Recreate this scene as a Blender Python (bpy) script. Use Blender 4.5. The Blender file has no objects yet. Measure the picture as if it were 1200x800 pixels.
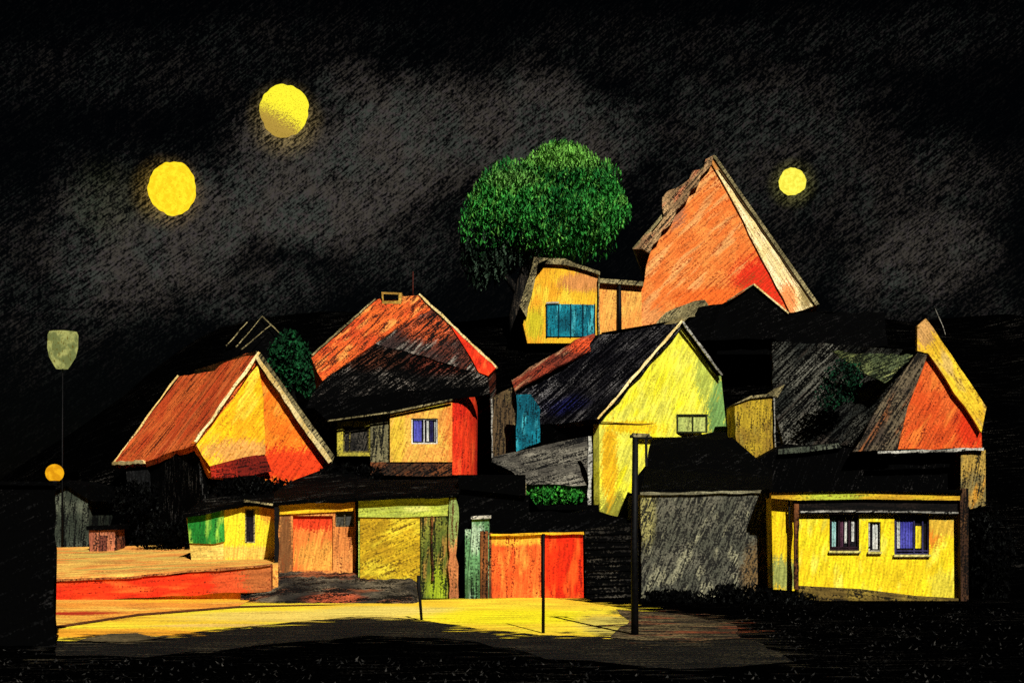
import bpy, bmesh, math, random
from mathutils import Vector, Matrix
random.seed(7)
R = math.radians
F = 1648.0            # focal length in photo pixels (photo is 1200 wide)
CAMZ = 2.5
sc = bpy.context.scene
C = sc.collection

def P(px, py, Y):     # a point of the picture at the distance Y where it really stands
    return Vector(((px-600)/F*Y, Y, CAMZ+(600-py)/F*Y))
def G(px, py, z=0.0): # a point on level ground
    Y = (CAMZ-z)*F/(py-600)
    return Vector(((px-600)/F*Y, Y, z))

# ------------------------------------------------------------------ materials
def lin(c):
    o = []
    for v in c[:3]:
        v /= 255.0
        o.append(v/12.92 if v <= .04045 else ((v+.055)/1.055)**2.4)
    return tuple(o)+(1.0,)
MATS = {}
def nn(nt, t, **kw):
    n = nt.nodes.new(t)
    for k, v in kw.items():
        setattr(n, k, v)
    return n
def math_(nt, op, a, b=None, c=None, clamp=False):
    n = nn(nt, 'ShaderNodeMath', operation=op); n.use_clamp = clamp
    for i, v in enumerate((a, b, c)):
        if v is None: continue
        if isinstance(v, (int, float)): n.inputs[i].default_value = v
        else: nt.links.new(v, n.inputs[i])
    return n.outputs[0]
def mixc(nt, f, a, b):
    n = nn(nt, 'ShaderNodeMix', data_type='RGBA')
    for i, v in ((0, f), (6, a), (7, b)):
        if isinstance(v, (int, float)): n.inputs[i].default_value = v
        elif isinstance(v, tuple): n.inputs[i].default_value = v
        else: nt.links.new(v, n.inputs[i])
    return n.outputs[2]
def maprange(nt, v, a, b, c=0.0, d=1.0, smooth=True):
    n = nn(nt, 'ShaderNodeMapRange', interpolation_type='SMOOTHSTEP' if smooth else 'LINEAR')
    nt.links.new(v, n.inputs[0])
    for i, x in enumerate((a, b, c, d)): n.inputs[i+1].default_value = x
    return n.outputs[0]
def noise(nt, vec, scale, detail=2.0, rough=.55, out=0):
    n = nn(nt, 'ShaderNodeTexNoise'); n.inputs['Scale'].default_value = scale
    n.inputs['Detail'].default_value = detail; n.inputs['Roughness'].default_value = rough
    nt.links.new(vec, n.inputs['Vector'])
    return n.outputs[out]
def stretch(nt, vec, rot, scale):   # rotate, then divide by scale: strokes of a length and a width in metres
    m = nn(nt, 'ShaderNodeMapping', vector_type='TEXTURE')
    m.inputs['Rotation'].default_value = rot; m.inputs['Scale'].default_value = scale
    nt.links.new(vec, m.inputs['Vector'])
    return m.outputs[0]

def crayon(name, c1, c2=None, gap=.22, ang=45, size=(.9, .5, .07), gapc=None, stains_and_shading=(), ground=False, rough=.9, blotch=.8, k=.85, third=None, spec=.1):
    """a rough limewashed / hand painted surface: two pigments in blotches, strokes of bare dark ground between"""
    if name in MATS: return MATS[name]
    m = bpy.data.materials.new(name); m.use_nodes = True
    nt = m.node_tree; nt.nodes.clear()
    out = nn(nt, 'ShaderNodeOutputMaterial'); bs = nn(nt, 'ShaderNodeBsdfPrincipled')
    nt.links.new(bs.outputs[0], out.inputs[0])
    geo = nn(nt, 'ShaderNodeNewGeometry'); pos = geo.outputs['Position']
    def col(c):
        l = lin(c); return (l[0]*k, l[1]*k, l[2]*k, 1)
    c2 = c2 or tuple(v*.8 for v in c1)
    rot = (0, 0, R(ang)) if ground else (0, -R(ang), 0)
    sz = (size[0], size[2], size[1]) if ground else size
    st = stretch(nt, pos, rot, sz)
    n1 = noise(nt, st, 1.0, 2.0, .6)
    n2 = noise(nt, pos, 17.0, 2.0, .6)
    comb = math_(nt, 'ADD', math_(nt, 'MULTIPLY', n1, .6), math_(nt, 'MULTIPLY', n2, .4))
    big = noise(nt, pos, blotch, 3.0, .6)
    bfac = maprange(nt, math_(nt, 'ADD', math_(nt, 'MULTIPLY', big, .7), math_(nt, 'MULTIPLY', n1, .3)), .42, .58)
    cc = mixc(nt, bfac, col(c1), col(c2))
    if third is not None:
        big2 = noise(nt, stretch(nt, pos, rot, (sz[0]*1.6+.3, sz[1]*2+.3, sz[2]*2+.3)), 1.3, 2.0, .5)
        cc = mixc(nt, maprange(nt, big2, .52, .66), cc, col(third))
    for cen, rad, sc_ in stains_and_shading:
        sub = nn(nt, 'ShaderNodeVectorMath', operation='SUBTRACT'); nt.links.new(pos, sub.inputs[0]); sub.inputs[1].default_value = cen
        div = nn(nt, 'ShaderNodeVectorMath', operation='DIVIDE'); nt.links.new(sub.outputs[0], div.inputs[0]); div.inputs[1].default_value = rad
        ln = nn(nt, 'ShaderNodeVectorMath', operation='LENGTH'); nt.links.new(div.outputs[0], ln.inputs[0])
        d = math_(nt, 'ADD', ln.outputs['Value'], math_(nt, 'MULTIPLY', math_(nt, 'SUBTRACT', comb, .5), 2.6))
        cc = mixc(nt, maprange(nt, d, 1.15, .65), cc, col(sc_))
    wax = maprange(nt, noise(nt, stretch(nt, pos, rot, (sz[0]*.8, sz[1]*.8, sz[2]*.8)), 1.0, 1.0, .5), .34, .66, .74, 1.2, False)
    wv = nn(nt, 'ShaderNodeVectorMath', operation='SCALE'); nt.links.new(cc, wv.inputs[0]); nt.links.new(wax, wv.inputs[3]); cc = wv.outputs[0]
    t = .5+(gap-.5)*.34
    g = maprange(nt, comb, t-.055, t+.055)
    if gapc is None:
        dk = nn(nt, 'ShaderNodeVectorMath', operation='SCALE'); nt.links.new(cc, dk.inputs[0]); dk.inputs[3].default_value = .5
        gc = dk.outputs[0]
    else: gc = col(gapc)
    cc = mixc(nt, g, gc, cc)
    fine = maprange(nt, n2, 0.3, .7, .62, 1.16, False)
    fs = nn(nt, 'ShaderNodeVectorMath', operation='SCALE'); nt.links.new(cc, fs.inputs[0]); nt.links.new(fine, fs.inputs[3])
    nt.links.new(fs.outputs[0], bs.inputs['Base Color'])
    bs.inputs['Roughness'].default_value = rough
    bs.inputs['Specular IOR Level'].default_value = spec
    b = nn(nt, 'ShaderNodeBump'); b.inputs['Strength'].default_value = .25; b.inputs['Distance'].default_value = .02
    nt.links.new(comb, b.inputs['Height']); nt.links.new(b.outputs[0], bs.inputs['Normal'])
    MATS[name] = m
    return m
def glow(name, c1, c2, strength, freq=2.0, lo=.4, hi=.6, gap=.3, axis=None, tall=False):
    m = bpy.data.materials.new(name); m.use_nodes = True; nt = m.node_tree; nt.nodes.clear()
    out = nn(nt, 'ShaderNodeOutputMaterial'); em = nn(nt, 'ShaderNodeEmission'); nt.links.new(em.outputs[0], out.inputs[0])
    tc = nn(nt, 'ShaderNodeTexCoord'); v = tc.outputs['Object']
    n = noise(nt, v, freq, 3.0, .6); f = maprange(nt, n, lo, hi)
    n2 = noise(nt, stretch(nt, v, (0, R(-85 if tall else -35), 0), (1.0, 1.0, .3)), freq*3.2, 2.0, .6)
    if axis is not None:                       # dim maria over the lower limb of this body
        sx = nn(nt, 'ShaderNodeSeparateXYZ'); nt.links.new(v, sx.inputs[0])
        zz = math_(nt, 'ADD', math_(nt, 'ADD', sx.outputs[2], math_(nt, 'MULTIPLY', sx.outputs[0], .55)), math_(nt, 'MULTIPLY', math_(nt, 'SUBTRACT', n2, .5), axis[2]))
        f = maprange(nt, zz, axis[0], axis[1])
    c = mixc(nt, f, lin(c1), lin(c2))
    c = mixc(nt, maprange(nt, n2, .30, .46, gap, 0), c, (.1, .06, 0, 1))
    nt.links.new(c, em.inputs[0]); em.inputs[1].default_value = strength
    return m

# ------------------------------------------------------------------ object helpers
def link_mesh(name, bm, mat, parent=None, smooth=False):
    bmesh.ops.recalc_face_normals(bm, faces=bm.faces)
    me = bpy.data.meshes.new(name)
    if parent is not None:
        bmesh.ops.translate(bm, vec=-root_world(parent), verts=bm.verts)
    bm.to_mesh(me); bm.free()
    mats = mat if isinstance(mat, (list, tuple)) else [mat]
    for m_ in mats: me.materials.append(m_)
    if smooth:
        for p in me.polygons: p.use_smooth = True
    o = bpy.data.objects.new(name, me); C.objects.link(o)
    if parent is not None: o.parent = parent
    return o
def root_world(o):
    v = Vector((0, 0, 0))
    while o is not None:
        v += o.location; o = o.parent
    return v
def thing(name, label, cat, loc, group=None):
    o = bpy.data.objects.new(name, None); C.objects.link(o)
    o.empty_display_size = .3
    o.location = loc; o['label'] = label; o['category'] = cat
    if group: o['group'] = group
    return o
def tag(o, label=None, cat=None, group=None, kind=None):
    if label: o['label'] = label
    if cat: o['category'] = cat
    if group: o['group'] = group
    if kind: o['kind'] = kind
    return o
def settle(o, at):                              # put the origin of a one-mesh thing at its base
    at = Vector(at); o.data.transform(Matrix.Translation(-at)); o.location = at
    return o

def add_prism(bm, pts, vec):
    vec = Vector(vec)
    a = [bm.verts.new(p) for p in pts]; b = [bm.verts.new(Vector(p)+vec) for p in pts]
    n = len(pts)
    bm.faces.new(a); bm.faces.new(list(reversed(b)))
    for i in range(n):
        j = (i+1) % n
        bm.faces.new((a[j], a[i], b[i], b[j]))
def prism(name, pts, vec, mat, parent=None, wob=0, cuts=0):
    bm = bmesh.new(); add_prism(bm, pts, vec)
    big = [f for f in bm.faces if len(f.verts) > 4]
    if big: bmesh.ops.triangulate(bm, faces=big)
    return link_mesh(name, bm, mat, parent)
def face_px(pts, Y):                            # a facade outline: (px, py) all at Y, or (px, py, Y)
    return [P(p[0], p[1], p[2] if len(p) > 2 else Y) for p in pts]
def wall(name, pts, Y, depth, mat, parent=None, dx=0, dz=0):
    return prism(name, face_px(pts, Y), (dx, depth, dz), mat, parent)
def rough_edge(pts, step=.35, amp=.03, seed=1):  # hand built edges: subdivide an outline and let it waver
    rnd = random.Random(seed); out = []
    n = len(pts)
    for i in range(n):
        a, b = Vector(pts[i]), Vector(pts[(i+1) % n]); L = (b-a).length; k = max(1, int(L/step))
        d = (b-a).normalized(); side = Vector((-d.z, 0, d.x))
        for q in range(k):
            p = a.lerp(b, q/k)
            if q: p += side*rnd.uniform(-amp, amp)*1.7
            out.append(p)
    return out
def rwall(name, pts, Y, depth, mat, parent=None, amp=.03, seed=1, dx=0, dz=0):
    return prism(name, rough_edge(face_px(pts, Y), .3, amp, seed), (dx, depth, dz), mat, parent)
def bar(name, a, b, w, mat, parent=None, d=None):   # a hand cut board or pole: its width and line waver a little
    bm = bmesh.new(); add_wavy(bm, a, b, w, d)
    return link_mesh(name, bm, mat, parent)
wrnd = random.Random(77)
def add_wavy(bm, a, b, w, d=None):
    a, b = Vector(a), Vector(b); d = d or w; L = (b-a).length; k = max(2, int(L/.28))
    z = (b-a).normalized(); y = Vector((0, 1, 0))
    if abs(z.dot(y)) > .95: y = Vector((1, 0, 0))
    x = y.cross(z).normalized(); y = z.cross(x); prev = None; o = 0
    for i in range(k+1):
        o = o*.6+wrnd.uniform(-.018, .018) if 0 < i < k else 0
        ww = w*wrnd.uniform(.62, 1.2); c = a.lerp(b, i/k)+x*o
        r_ = [bm.verts.new(c+x*(sx*ww/2)+y*(sy*d/2)) for sx, sy in ((-1, -1), (1, -1), (1, 1), (-1, 1))]
        if prev is None: bm.faces.new(r_)
        else:
            for q in range(4): bm.faces.new((prev[(q+1) % 4], prev[q], r_[q], r_[(q+1) % 4]))
        prev = r_
    bm.faces.new(list(reversed(prev)))
def add_bar(bm, a, b, w, d=None, taper=1.0):
    a, b = Vector(a), Vector(b); d = d or w
    z = (b-a).normalized(); y = Vector((0, 1, 0))
    if abs(z.dot(y)) > .95: y = Vector((1, 0, 0))
    x = y.cross(z).normalized(); y = z.cross(x)
    va = [bm.verts.new(a+x*(sx*w/2)+y*(sy*d/2)) for sx, sy in ((-1, -1), (1, -1), (1, 1), (-1, 1))]
    vb = [bm.verts.new(b+x*(sx*w/2*taper)+y*(sy*d/2*taper)) for sx, sy in ((-1, -1), (1, -1), (1, 1), (-1, 1))]
    bm.faces.new(va); bm.faces.new(list(reversed(vb)))
    for i in range(4):
        j = (i+1) % 4; bm.faces.new((va[j], va[i], vb[i], vb[j]))
def add_tube(bm, pts, rads, n=8):
    rings = []
    for i, p in enumerate(pts):
        p = Vector(p)
        d = (Vector(pts[min(i+1, len(pts)-1)])-Vector(pts[max(i-1, 0)])).normalized()
        x = d.orthogonal().normalized() if abs(d.z) < .9 else Vector((1, 0, 0)).cross(d).normalized().cross(d).normalized()
        y = d.cross(x).normalized()
        rings.append([bm.verts.new(p+(x*math.cos(t*math.tau/n)+y*math.sin(t*math.tau/n))*rads[i]) for t in range(n)])
    for i in range(len(rings)-1):
        for t in range(n):
            u = (t+1) % n; bm.faces.new((rings[i][t], rings[i][u], rings[i+1][u], rings[i+1][t]))
    bm.faces.new(list(reversed(rings[0]))); bm.faces.new(rings[-1])
def tube(name, pts, rads, mat, parent=None, n=8):
    bm = bmesh.new(); add_tube(bm, pts, rads, n)
    return link_mesh(name, bm, mat, parent, smooth=n > 5)
def holed_wall(name, x0, y0, x1, y1, Y, depth, holes, mat, parent):   # a wall with true openings, px rectangles
    xs = sorted({x0, x1, *[h[0] for h in holes], *[h[2] for h in holes]})
    ys = sorted({y0, y1, *[h[1] for h in holes], *[h[3] for h in holes]})
    bm = bmesh.new(); V = {}
    def v(i, j, b):
        if (i, j, b) not in V:
            p = P(xs[i], ys[j], Y); V[(i, j, b)] = bm.verts.new(p+Vector((0, depth*b, 0)))
        return V[(i, j, b)]
    def solid(i, j):
        if not (0 <= i < len(xs)-1 and 0 <= j < len(ys)-1): return False
        cx, cy = (xs[i]+xs[i+1])/2, (ys[j]+ys[j+1])/2
        return not any(h[0] < cx < h[2] and h[1] < cy < h[3] for h in holes)
    for i in range(len(xs)-1):
        for j in range(len(ys)-1):
            if not solid(i, j): continue
            for b in (0, 1): bm.faces.new((v(i, j, b), v(i+1, j, b), v(i+1, j+1, b), v(i, j+1, b)))
            for di, dj, e in ((-1, 0, ((i, j), (i, j+1))), (1, 0, ((i+1, j), (i+1, j+1))), (0, -1, ((i, j), (i+1, j))), (0, 1, ((i, j+1), (i+1, j+1)))):
                if not solid(i+di, j+dj):
                    (a, c), (d, e2) = e
                    bm.faces.new((v(a, c, 0), v(d, e2, 0), v(d, e2, 1), v(a, c, 1)))
    return link_mesh(name, bm, mat, parent)
def frame_bm(bm, x0, y0, x1, y1, Y, w, d, bars_x=(), bars_y=()):   # px rect, w and d in metres
    a, b, c, e = P(x0, y0, Y), P(x1, y0, Y), P(x1, y1, Y), P(x0, y1, Y)
    h = w/2
    add_bar(bm, a+Vector((0, 0, -h)), b+Vector((0, 0, -h)), w, d)
    add_bar(bm, e+Vector((0, 0, h)), c+Vector((0, 0, h)), w, d)
    add_bar(bm, a+Vector((h, .001, -w)), e+Vector((h, .001, w)), w, d-.004)
    add_bar(bm, b+Vector((-h, .001, -w)), c+Vector((-h, .001, w)), w, d-.004)
    for bx in bars_x:
        add_bar(bm, P(bx, y0, Y)+Vector((0, .003, -w)), P(bx, y1, Y)+Vector((0, .003, w)), w*.8, d-.01)
    for by in bars_y:
        add_bar(bm, P(x0, by, Y)+Vector((w, .006, 0)), P(x1, by, Y)+Vector((-w, .006, 0)), w*.7, d-.016)
def window(parent, x0, y0, x1, y1, Y, fmat, pmat, w=.06, bars_x=(), bars_y=(), strips=(), inset=.08):
    """frame set in the opening, a pane behind it, curtains as strips behind the glass edge"""
    bm = bmesh.new(); frame_bm(bm, x0, y0, x1, y1, Y+inset, w, .06, bars_x, bars_y)
    f = link_mesh('window', bm, fmat, parent)
    wall('pane', [(x0, y0), (x1, y0), (x1, y1), (x0, y1)], Y+inset+.05, .02, pmat, f)
    for sx0, sx1, sy0, sy1, m_ in strips:
        bm = bmesh.new()                        # a hanging curtain with folds
        n = max(3, int((sx1-sx0)/1.6)); top = []; bot = []
        for i in range(n+1):
            x = sx0+(sx1-sx0)*i/n; o = .012*(1 if i % 2 else -1)
            top.append(bm.verts.new(P(x, sy0, Y+inset+.025+o))); bot.append(bm.verts.new(P(x+random.uniform(-.3, .3), sy1, Y+inset+.025+o)))
        for i in range(n): bm.faces.new((top[i], top[i+1], bot[i+1], bot[i]))
        link_mesh('curtain', bm, m_, f)
    return f
def leaves(bm, cen, rad, count, size, seed, stretch_z=1.0, shell=.5, keep=None, mats=1):
    rnd = random.Random(seed); cen = Vector(cen); made = 0
    clumps = [Vector((rnd.uniform(-1, 1), rnd.uniform(-1, 1), rnd.uniform(-1, 1))) for _ in range(40)]
    while made < count:
        v = Vector((rnd.gauss(0, 1), rnd.gauss(0, 1), rnd.gauss(0, 1))).normalized()*(rnd.uniform(shell, 1.03)**.8)
        c = min((v-k).length for k in clumps)
        if c > rnd.uniform(.25, .75): made += .3; continue
        p = cen+Vector((v.x*rad[0], v.y*rad[1], v.z*rad[2]))
        made += 1
        if keep and not keep(p): continue
        s = size*rnd.uniform(.5, 1.3)
        q = Matrix.Rotation(rnd.uniform(0, math.tau), 3, 'Z') @ Matrix.Rotation(rnd.uniform(-1.2, 1.2), 3, 'X')
        a, b = q @ Vector((s*.5, 0, 0)), q @ Vector((0, s*.25*rnd.random(), s*.55*stretch_z))
        bm.faces.new([bm.verts.new(p-a*.5-b), bm.verts.new(p+a*.7-b*.1), bm.verts.new(p+a*.3+b), bm.verts.new(p-a*.6+b*.2)])
def leaf_obj(name, blobs, size, mat, parent, seed=1, sz=1.0, keep=None, shell=.35):
    bm = bmesh.new()
    for i, (c, r, n) in enumerate(blobs): leaves(bm, c, r, n, size, seed*31+i, sz, shell, keep)
    me = bpy.data.meshes.new(name)
    if parent is not None: bmesh.ops.translate(bm, vec=-root_world(parent), verts=bm.verts)
    bm.to_mesh(me); bm.free(); me.materials.append(mat)
    o = bpy.data.objects.new(name, me); C.objects.link(o)
    if parent is not None: o.parent = parent
    return o

# ------------------------------------------------------------------ palette
def ps(px, py, Y, r, c): return (tuple(P(px, py, Y)), r if isinstance(r, tuple) else (r, 2, r), c)
YEL = (255, 226, 24); YEL2 = (250, 205, 20)
m_black = crayon('tarred_black', (44, 42, 40), (14, 14, 14), gap=.84, ang=25, gapc=(2, 2, 2), spec=.02)
m_blackv = crayon('tarred_board', (84, 82, 78), (20, 20, 20), gap=.78, ang=88, size=(.7, .4, .06), gapc=(2, 2, 2), spec=.02)
m_slate = crayon('slate', (96, 92, 88), (34, 33, 33), gap=.76, ang=38, size=(1.3, .6, .055), gapc=(2, 2, 2), spec=.02)
m_slateb = crayon('blue_slate', (124, 120, 118), (40, 38, 42), gap=.68, ang=42, size=(1.6, .6, .05), gapc=(3, 3, 6), spec=.02, stains_and_shading=[ps(655, 470, 50, (1.3, 3, .6), (40, 42, 110))])
m_slateh = crayon('flat_slate', (84, 80, 72), (26, 24, 22), gap=.82, ang=6, size=(1.1, .6, .06), gapc=(2, 2, 2), spec=.02)
m_cream = crayon('cream_board', (250, 226, 160), (225, 190, 110), gap=.2, ang=55, size=(1.2, .4, .05), gapc=(90, 70, 40))
m_creamd = crayon('weathered_board', (176, 160, 110), (110, 100, 66), gap=.4, ang=50, size=(1., .4, .05), gapc=(24, 20, 14))
m_line = crayon('pale_trim', (200, 196, 180), (140, 136, 124), gap=.35, ang=20, gapc=(20, 20, 18))
m_iron = crayon('dark_iron', (14, 13, 13), (6, 6, 6), gap=.5, ang=90, gapc=(4, 4, 4), rough=.6)
m_pane = crayon('dark_pane', (34, 28, 34), (14, 12, 16), gap=.4, ang=90, rough=.25, spec=.5, gapc=(6, 5, 8))
m_blue = crayon('blue_cloth', (92, 92, 190), (60, 58, 150), gap=.2, ang=90, size=(.5, .3, .03))
m_white = crayon('white_cloth', (226, 224, 214), (180, 186, 176), gap=.2, ang=90, size=(.5, .3, .04))
m_mauve = crayon('mauve_cloth', (110, 64, 84), (70, 40, 60), gap=.3, ang=90, size=(.5, .3, .04))
m_teal = crayon('teal_paint', (24, 140, 158), (12, 88, 104), gap=.36, ang=88, size=(.7, .4, .06), gapc=(4, 34, 44), third=(70, 178, 188))
m_orange = crayon('orange_render', (255, 136, 40), (250, 106, 28), gap=.24, ang=52, size=(.9, .5, .08), third=(255, 150, 52))
m_red = crayon('red_render', (240, 58, 22), (210, 40, 18), gap=.22, ang=80, third=(255, 92, 40))
m_brown = crayon('brown_timber', (140, 84, 44), (92, 56, 30), gap=.4, ang=88, gapc=(20, 12, 8))
m_yellow = crayon('yellow_render', YEL, YEL2, gap=.14, ang=70, size=(.8, .5, .08), gapc=(190, 160, 30))

# ------------------------------------------------------------------ world
w = bpy.data.worlds.new('World'); sc.world = w; w.use_nodes = True
nt = w.node_tree; nt.nodes.clear()
wo = nn(nt, 'ShaderNodeOutputWorld')
SUN_EL, SUN_AZ = 38.0, 163.0     # azimuth clockwise from +Y; the light stands behind the camera, a little to its right
sky = nn(nt, 'ShaderNodeTexSky', sky_type='NISHITA'); sky.sun_disc = False
sky.sun_elevation = R(SUN_EL); sky.sun_rotation = R(SUN_AZ)
bg1 = nn(nt, 'ShaderNodeBackground'); nt.links.new(sky.outputs[0], bg1.inputs[0]); bg1.inputs[1].default_value = .00015
tc = nn(nt, 'ShaderNodeTexCoord'); d = tc.outputs['Generated']
def dirv(px, py):
    return Vector(((px-600)/F, 1, (600-py)/F)).normalized()
s1 = noise(nt, stretch(nt, d, (0, R(-38), 0), (.0105, .02, .00105)), 1.0, 3.0, .65)
s2 = noise(nt, d, 620.0, 2.0, .6)
s3 = noise(nt, stretch(nt, d, (0, R(-80), 0), (.010, .02, .0013)), 1.0, 2.0, .6)
lo = noise(nt, d, 16.0, 5.0, .62)
comb = math_(nt, 'ADD', math_(nt, 'MULTIPLY', s1, .50), math_(nt, 'ADD', math_(nt, 'MULTIPLY', s2, .34), math_(nt, 'MULTIPLY', s3, .16)))
mask = None
for (px, py, rx, ry, amp, rot) in ((130, 290, 90, 120, .6, 0), (300, 330, 130, 50, .5, 10), (390, 215, 290, 100, .9, 20), (240, 265, 190, 85, .85, 28), (590, 150, 220, 72, .8, -6), (170, 330, 130, 50, .5, 20), (480, 290, 110, 50, .4, 20), (420, 120, 60, 55, .6, 0), (900, 180, 170, 100, .5, 0), (1080, 305, 110, 70, .7, 25), (1040, 230, 150, 80, .45, 0), (40, 330, 110, 110, .3, 0), (220, 75, 300, 45, .2, 8), (900, 60, 420, 45, .2, 0), (1160, 450, 60, 160, .3, 0), (940, 300, 60, 60, .3, 0)):
    cen = dirv(px, py)
    sub = nn(nt, 'ShaderNodeVectorMath', operation='SUBTRACT'); nt.links.new(d, sub.inputs[0]); sub.inputs[1].default_value = cen
    mp = stretch(nt, sub.outputs[0], (0, R(-rot), 0), (rx/F, .6, ry/F))
    ln = nn(nt, 'ShaderNodeVectorMath', operation='LENGTH'); nt.links.new(mp, ln.inputs[0])
    dd = math_(nt, 'ADD', ln.outputs['Value'], math_(nt, 'MULTIPLY', math_(nt, 'SUBTRACT', lo, .5), 1.5))
    mk = maprange(nt, dd, 1.22, .35, 0, amp)
    mask = mk if mask is None else math_(nt, 'MAXIMUM', mask, mk)
mask = math_(nt, 'ADD', mask, .05)
speck = maprange(nt, math_(nt, 'ADD', comb, math_(nt, 'MULTIPLY', mask, .10)), .50, .66)
val = math_(nt, 'MULTIPLY', math_(nt, 'ADD', math_(nt, 'MULTIPLY', speck, .046), .0008), mask)
tint = mixc(nt, maprange(nt, noise(nt, d, 30.0, 2.0), .42, .58), (1.0, .86, .70, 1), (.84, .92, .76, 1))
tint = mixc(nt, maprange(nt, noise(nt, d, 340.0, 1.0), .5, .62), tint, (1.0, .84, .78, 1))
total = nn(nt, 'ShaderNodeVectorMath', operation='SCALE'); nt.links.new(tint, total.inputs[0]); nt.links.new(val, total.inputs[3])
colr = total.outputs[0]
for (px, py, r, a, c) in ((196, 226, 46, .20, (1, .62, .1, 1)), (334, 142, 48, .20, (1, .7, .2, 1)), (929, 215, 32, .10, (1, .95, .2, 1)), (130, 240, 60, .012, (.8, 1, .3, 1))):
    sub = nn(nt, 'ShaderNodeVectorMath', operation='DISTANCE'); nt.links.new(d, sub.inputs[0]); sub.inputs[1].default_value = dirv(px, py)
    g = maprange(nt, sub.outputs['Value'], r/F, .2*r/F, 0, a)
    g = math_(nt, 'MULTIPLY', g, maprange(nt, comb, .44, .60, .05, 1.2))
    sx = nn(nt, 'ShaderNodeVectorMath', operation='SCALE'); sx.inputs[0].default_value = c[:3]; nt.links.new(g, sx.inputs[3])
    ad = nn(nt, 'ShaderNodeVectorMath', operation='ADD'); nt.links.new(colr, ad.inputs[0]); nt.links.new(sx.outputs[0], ad.inputs[1]); colr = ad.outputs[0]
bg2 = nn(nt, 'ShaderNodeBackground'); nt.links.new(colr, bg2.inputs[0]); bg2.inputs[1].default_value = 1.0
addn = nn(nt, 'ShaderNodeAddShader'); nt.links.new(bg1.outputs[0], addn.inputs[0]); nt.links.new(bg2.outputs[0], addn.inputs[1])
nt.links.new(addn.outputs[0], wo.inputs[0])

# light from behind the camera
sl = bpy.data.lights.new('moonlight', 'SUN'); sl.energy = 4.8; sl.angle = R(.5); sl.color = (1, .98, .93)
so = bpy.data.objects.new('moonlight', sl); C.objects.link(so)
az, el = R(SUN_AZ), R(SUN_EL)
tosun = Vector((math.sin(az)*math.cos(el), math.cos(az)*math.cos(el), math.sin(el)))
so.rotation_euler = tosun.to_track_quat('Z', 'Y').to_euler(); so.location = tosun*60

cam = bpy.data.cameras.new('camera'); co = bpy.data.objects.new('camera', cam); C.objects.link(co); sc.camera = co
cam.sensor_width = 36; cam.lens = 36*F/1200; cam.shift_y = 200/1200; cam.clip_end = 5000
co.location = (0, 0, CAMZ); co.rotation_euler = (R(90), 0, 0)
sc.view_settings.view_transform = 'Standard'; sc.view_settings.look = 'None'; sc.view_settings.gamma = 1; sc.view_settings.exposure = 0.3
sc.view_settings.use_curve_mapping = False
sc.cycles.max_bounces = 4; sc.cycles.use_denoising = False

# ------------------------------------------------------------------ ground
def hill(x, y):
    ks = ((-1e9, 0), (42.5, 0), (45, 1.0), (48, 1.6), (52, 2.6), (56, 4.6), (61, 7.6), (65, 9.6), (69, 10.7), (73, 12.6), (82, 13.4), (100, 11), (140, 6), (220, 0), (1e9, 0))
    for (a, ha), (b, hb) in zip(ks, ks[1:]):
        if a <= y < b:
            t = (y-a)/(b-a); h = ha+(hb-ha)*t; break
    left = min(1, max(.0, (x+27)/13)); right = min(1, max(0, (38-x)/12))
    s = lambda t: t*t*(3-2*t)
    if x < -9 and y < 56:                       # a level shelf behind the terrace
        k = s(min(1, (-9-x)/2.5))*(1-s(min(1, max(0, (y-51.5)/4.5)))); h = h*(1-k)+min(h, .55)*k
    h *= (.25+.75*s(left))*s(right)
    return h+(.35*math.sin(x*.5+y*.3)*math.cos(y*.21) if y > 60 else 0)
def axis(lo, hi, fine, coarse):
    v = []; x = lo
    while x < hi:
        v.append(x)
        x += fine if -36 < x < 100 and not (x < -1 and lo > -50 and hi > 800) else coarse
    v.append(hi); return v
xs = [-900, -500, -250, -120, -70] + [-50+i*1.25 for i in range(81)] + [70, 120, 250, 500, 900]
ys = [-80, -30, 0, 10, 20, 30, 38] + [40+i*1.0 for i in range(64)] + [112, 125, 140, 170, 220, 400, 800, 1600]
bm = bmesh.new()
gr = [[bm.verts.new((x, y, hill(x, y))) for x in xs] for y in ys]
for j in range(len(ys)-1):
    for i in range(len(xs)-1):
        bm.faces.new((gr[j][i], gr[j][i+1], gr[j+1][i+1], gr[j+1][i]))
m_ground = crayon('dark_earth', (64, 60, 54), (14, 14, 13), gap=.86, ang=8, spec=.0, size=(1.4, .5, .12), gapc=(1, 1, 1), ground=True, blotch=.25)
tag(link_mesh('ground', bm, m_ground), kind='structure')

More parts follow.
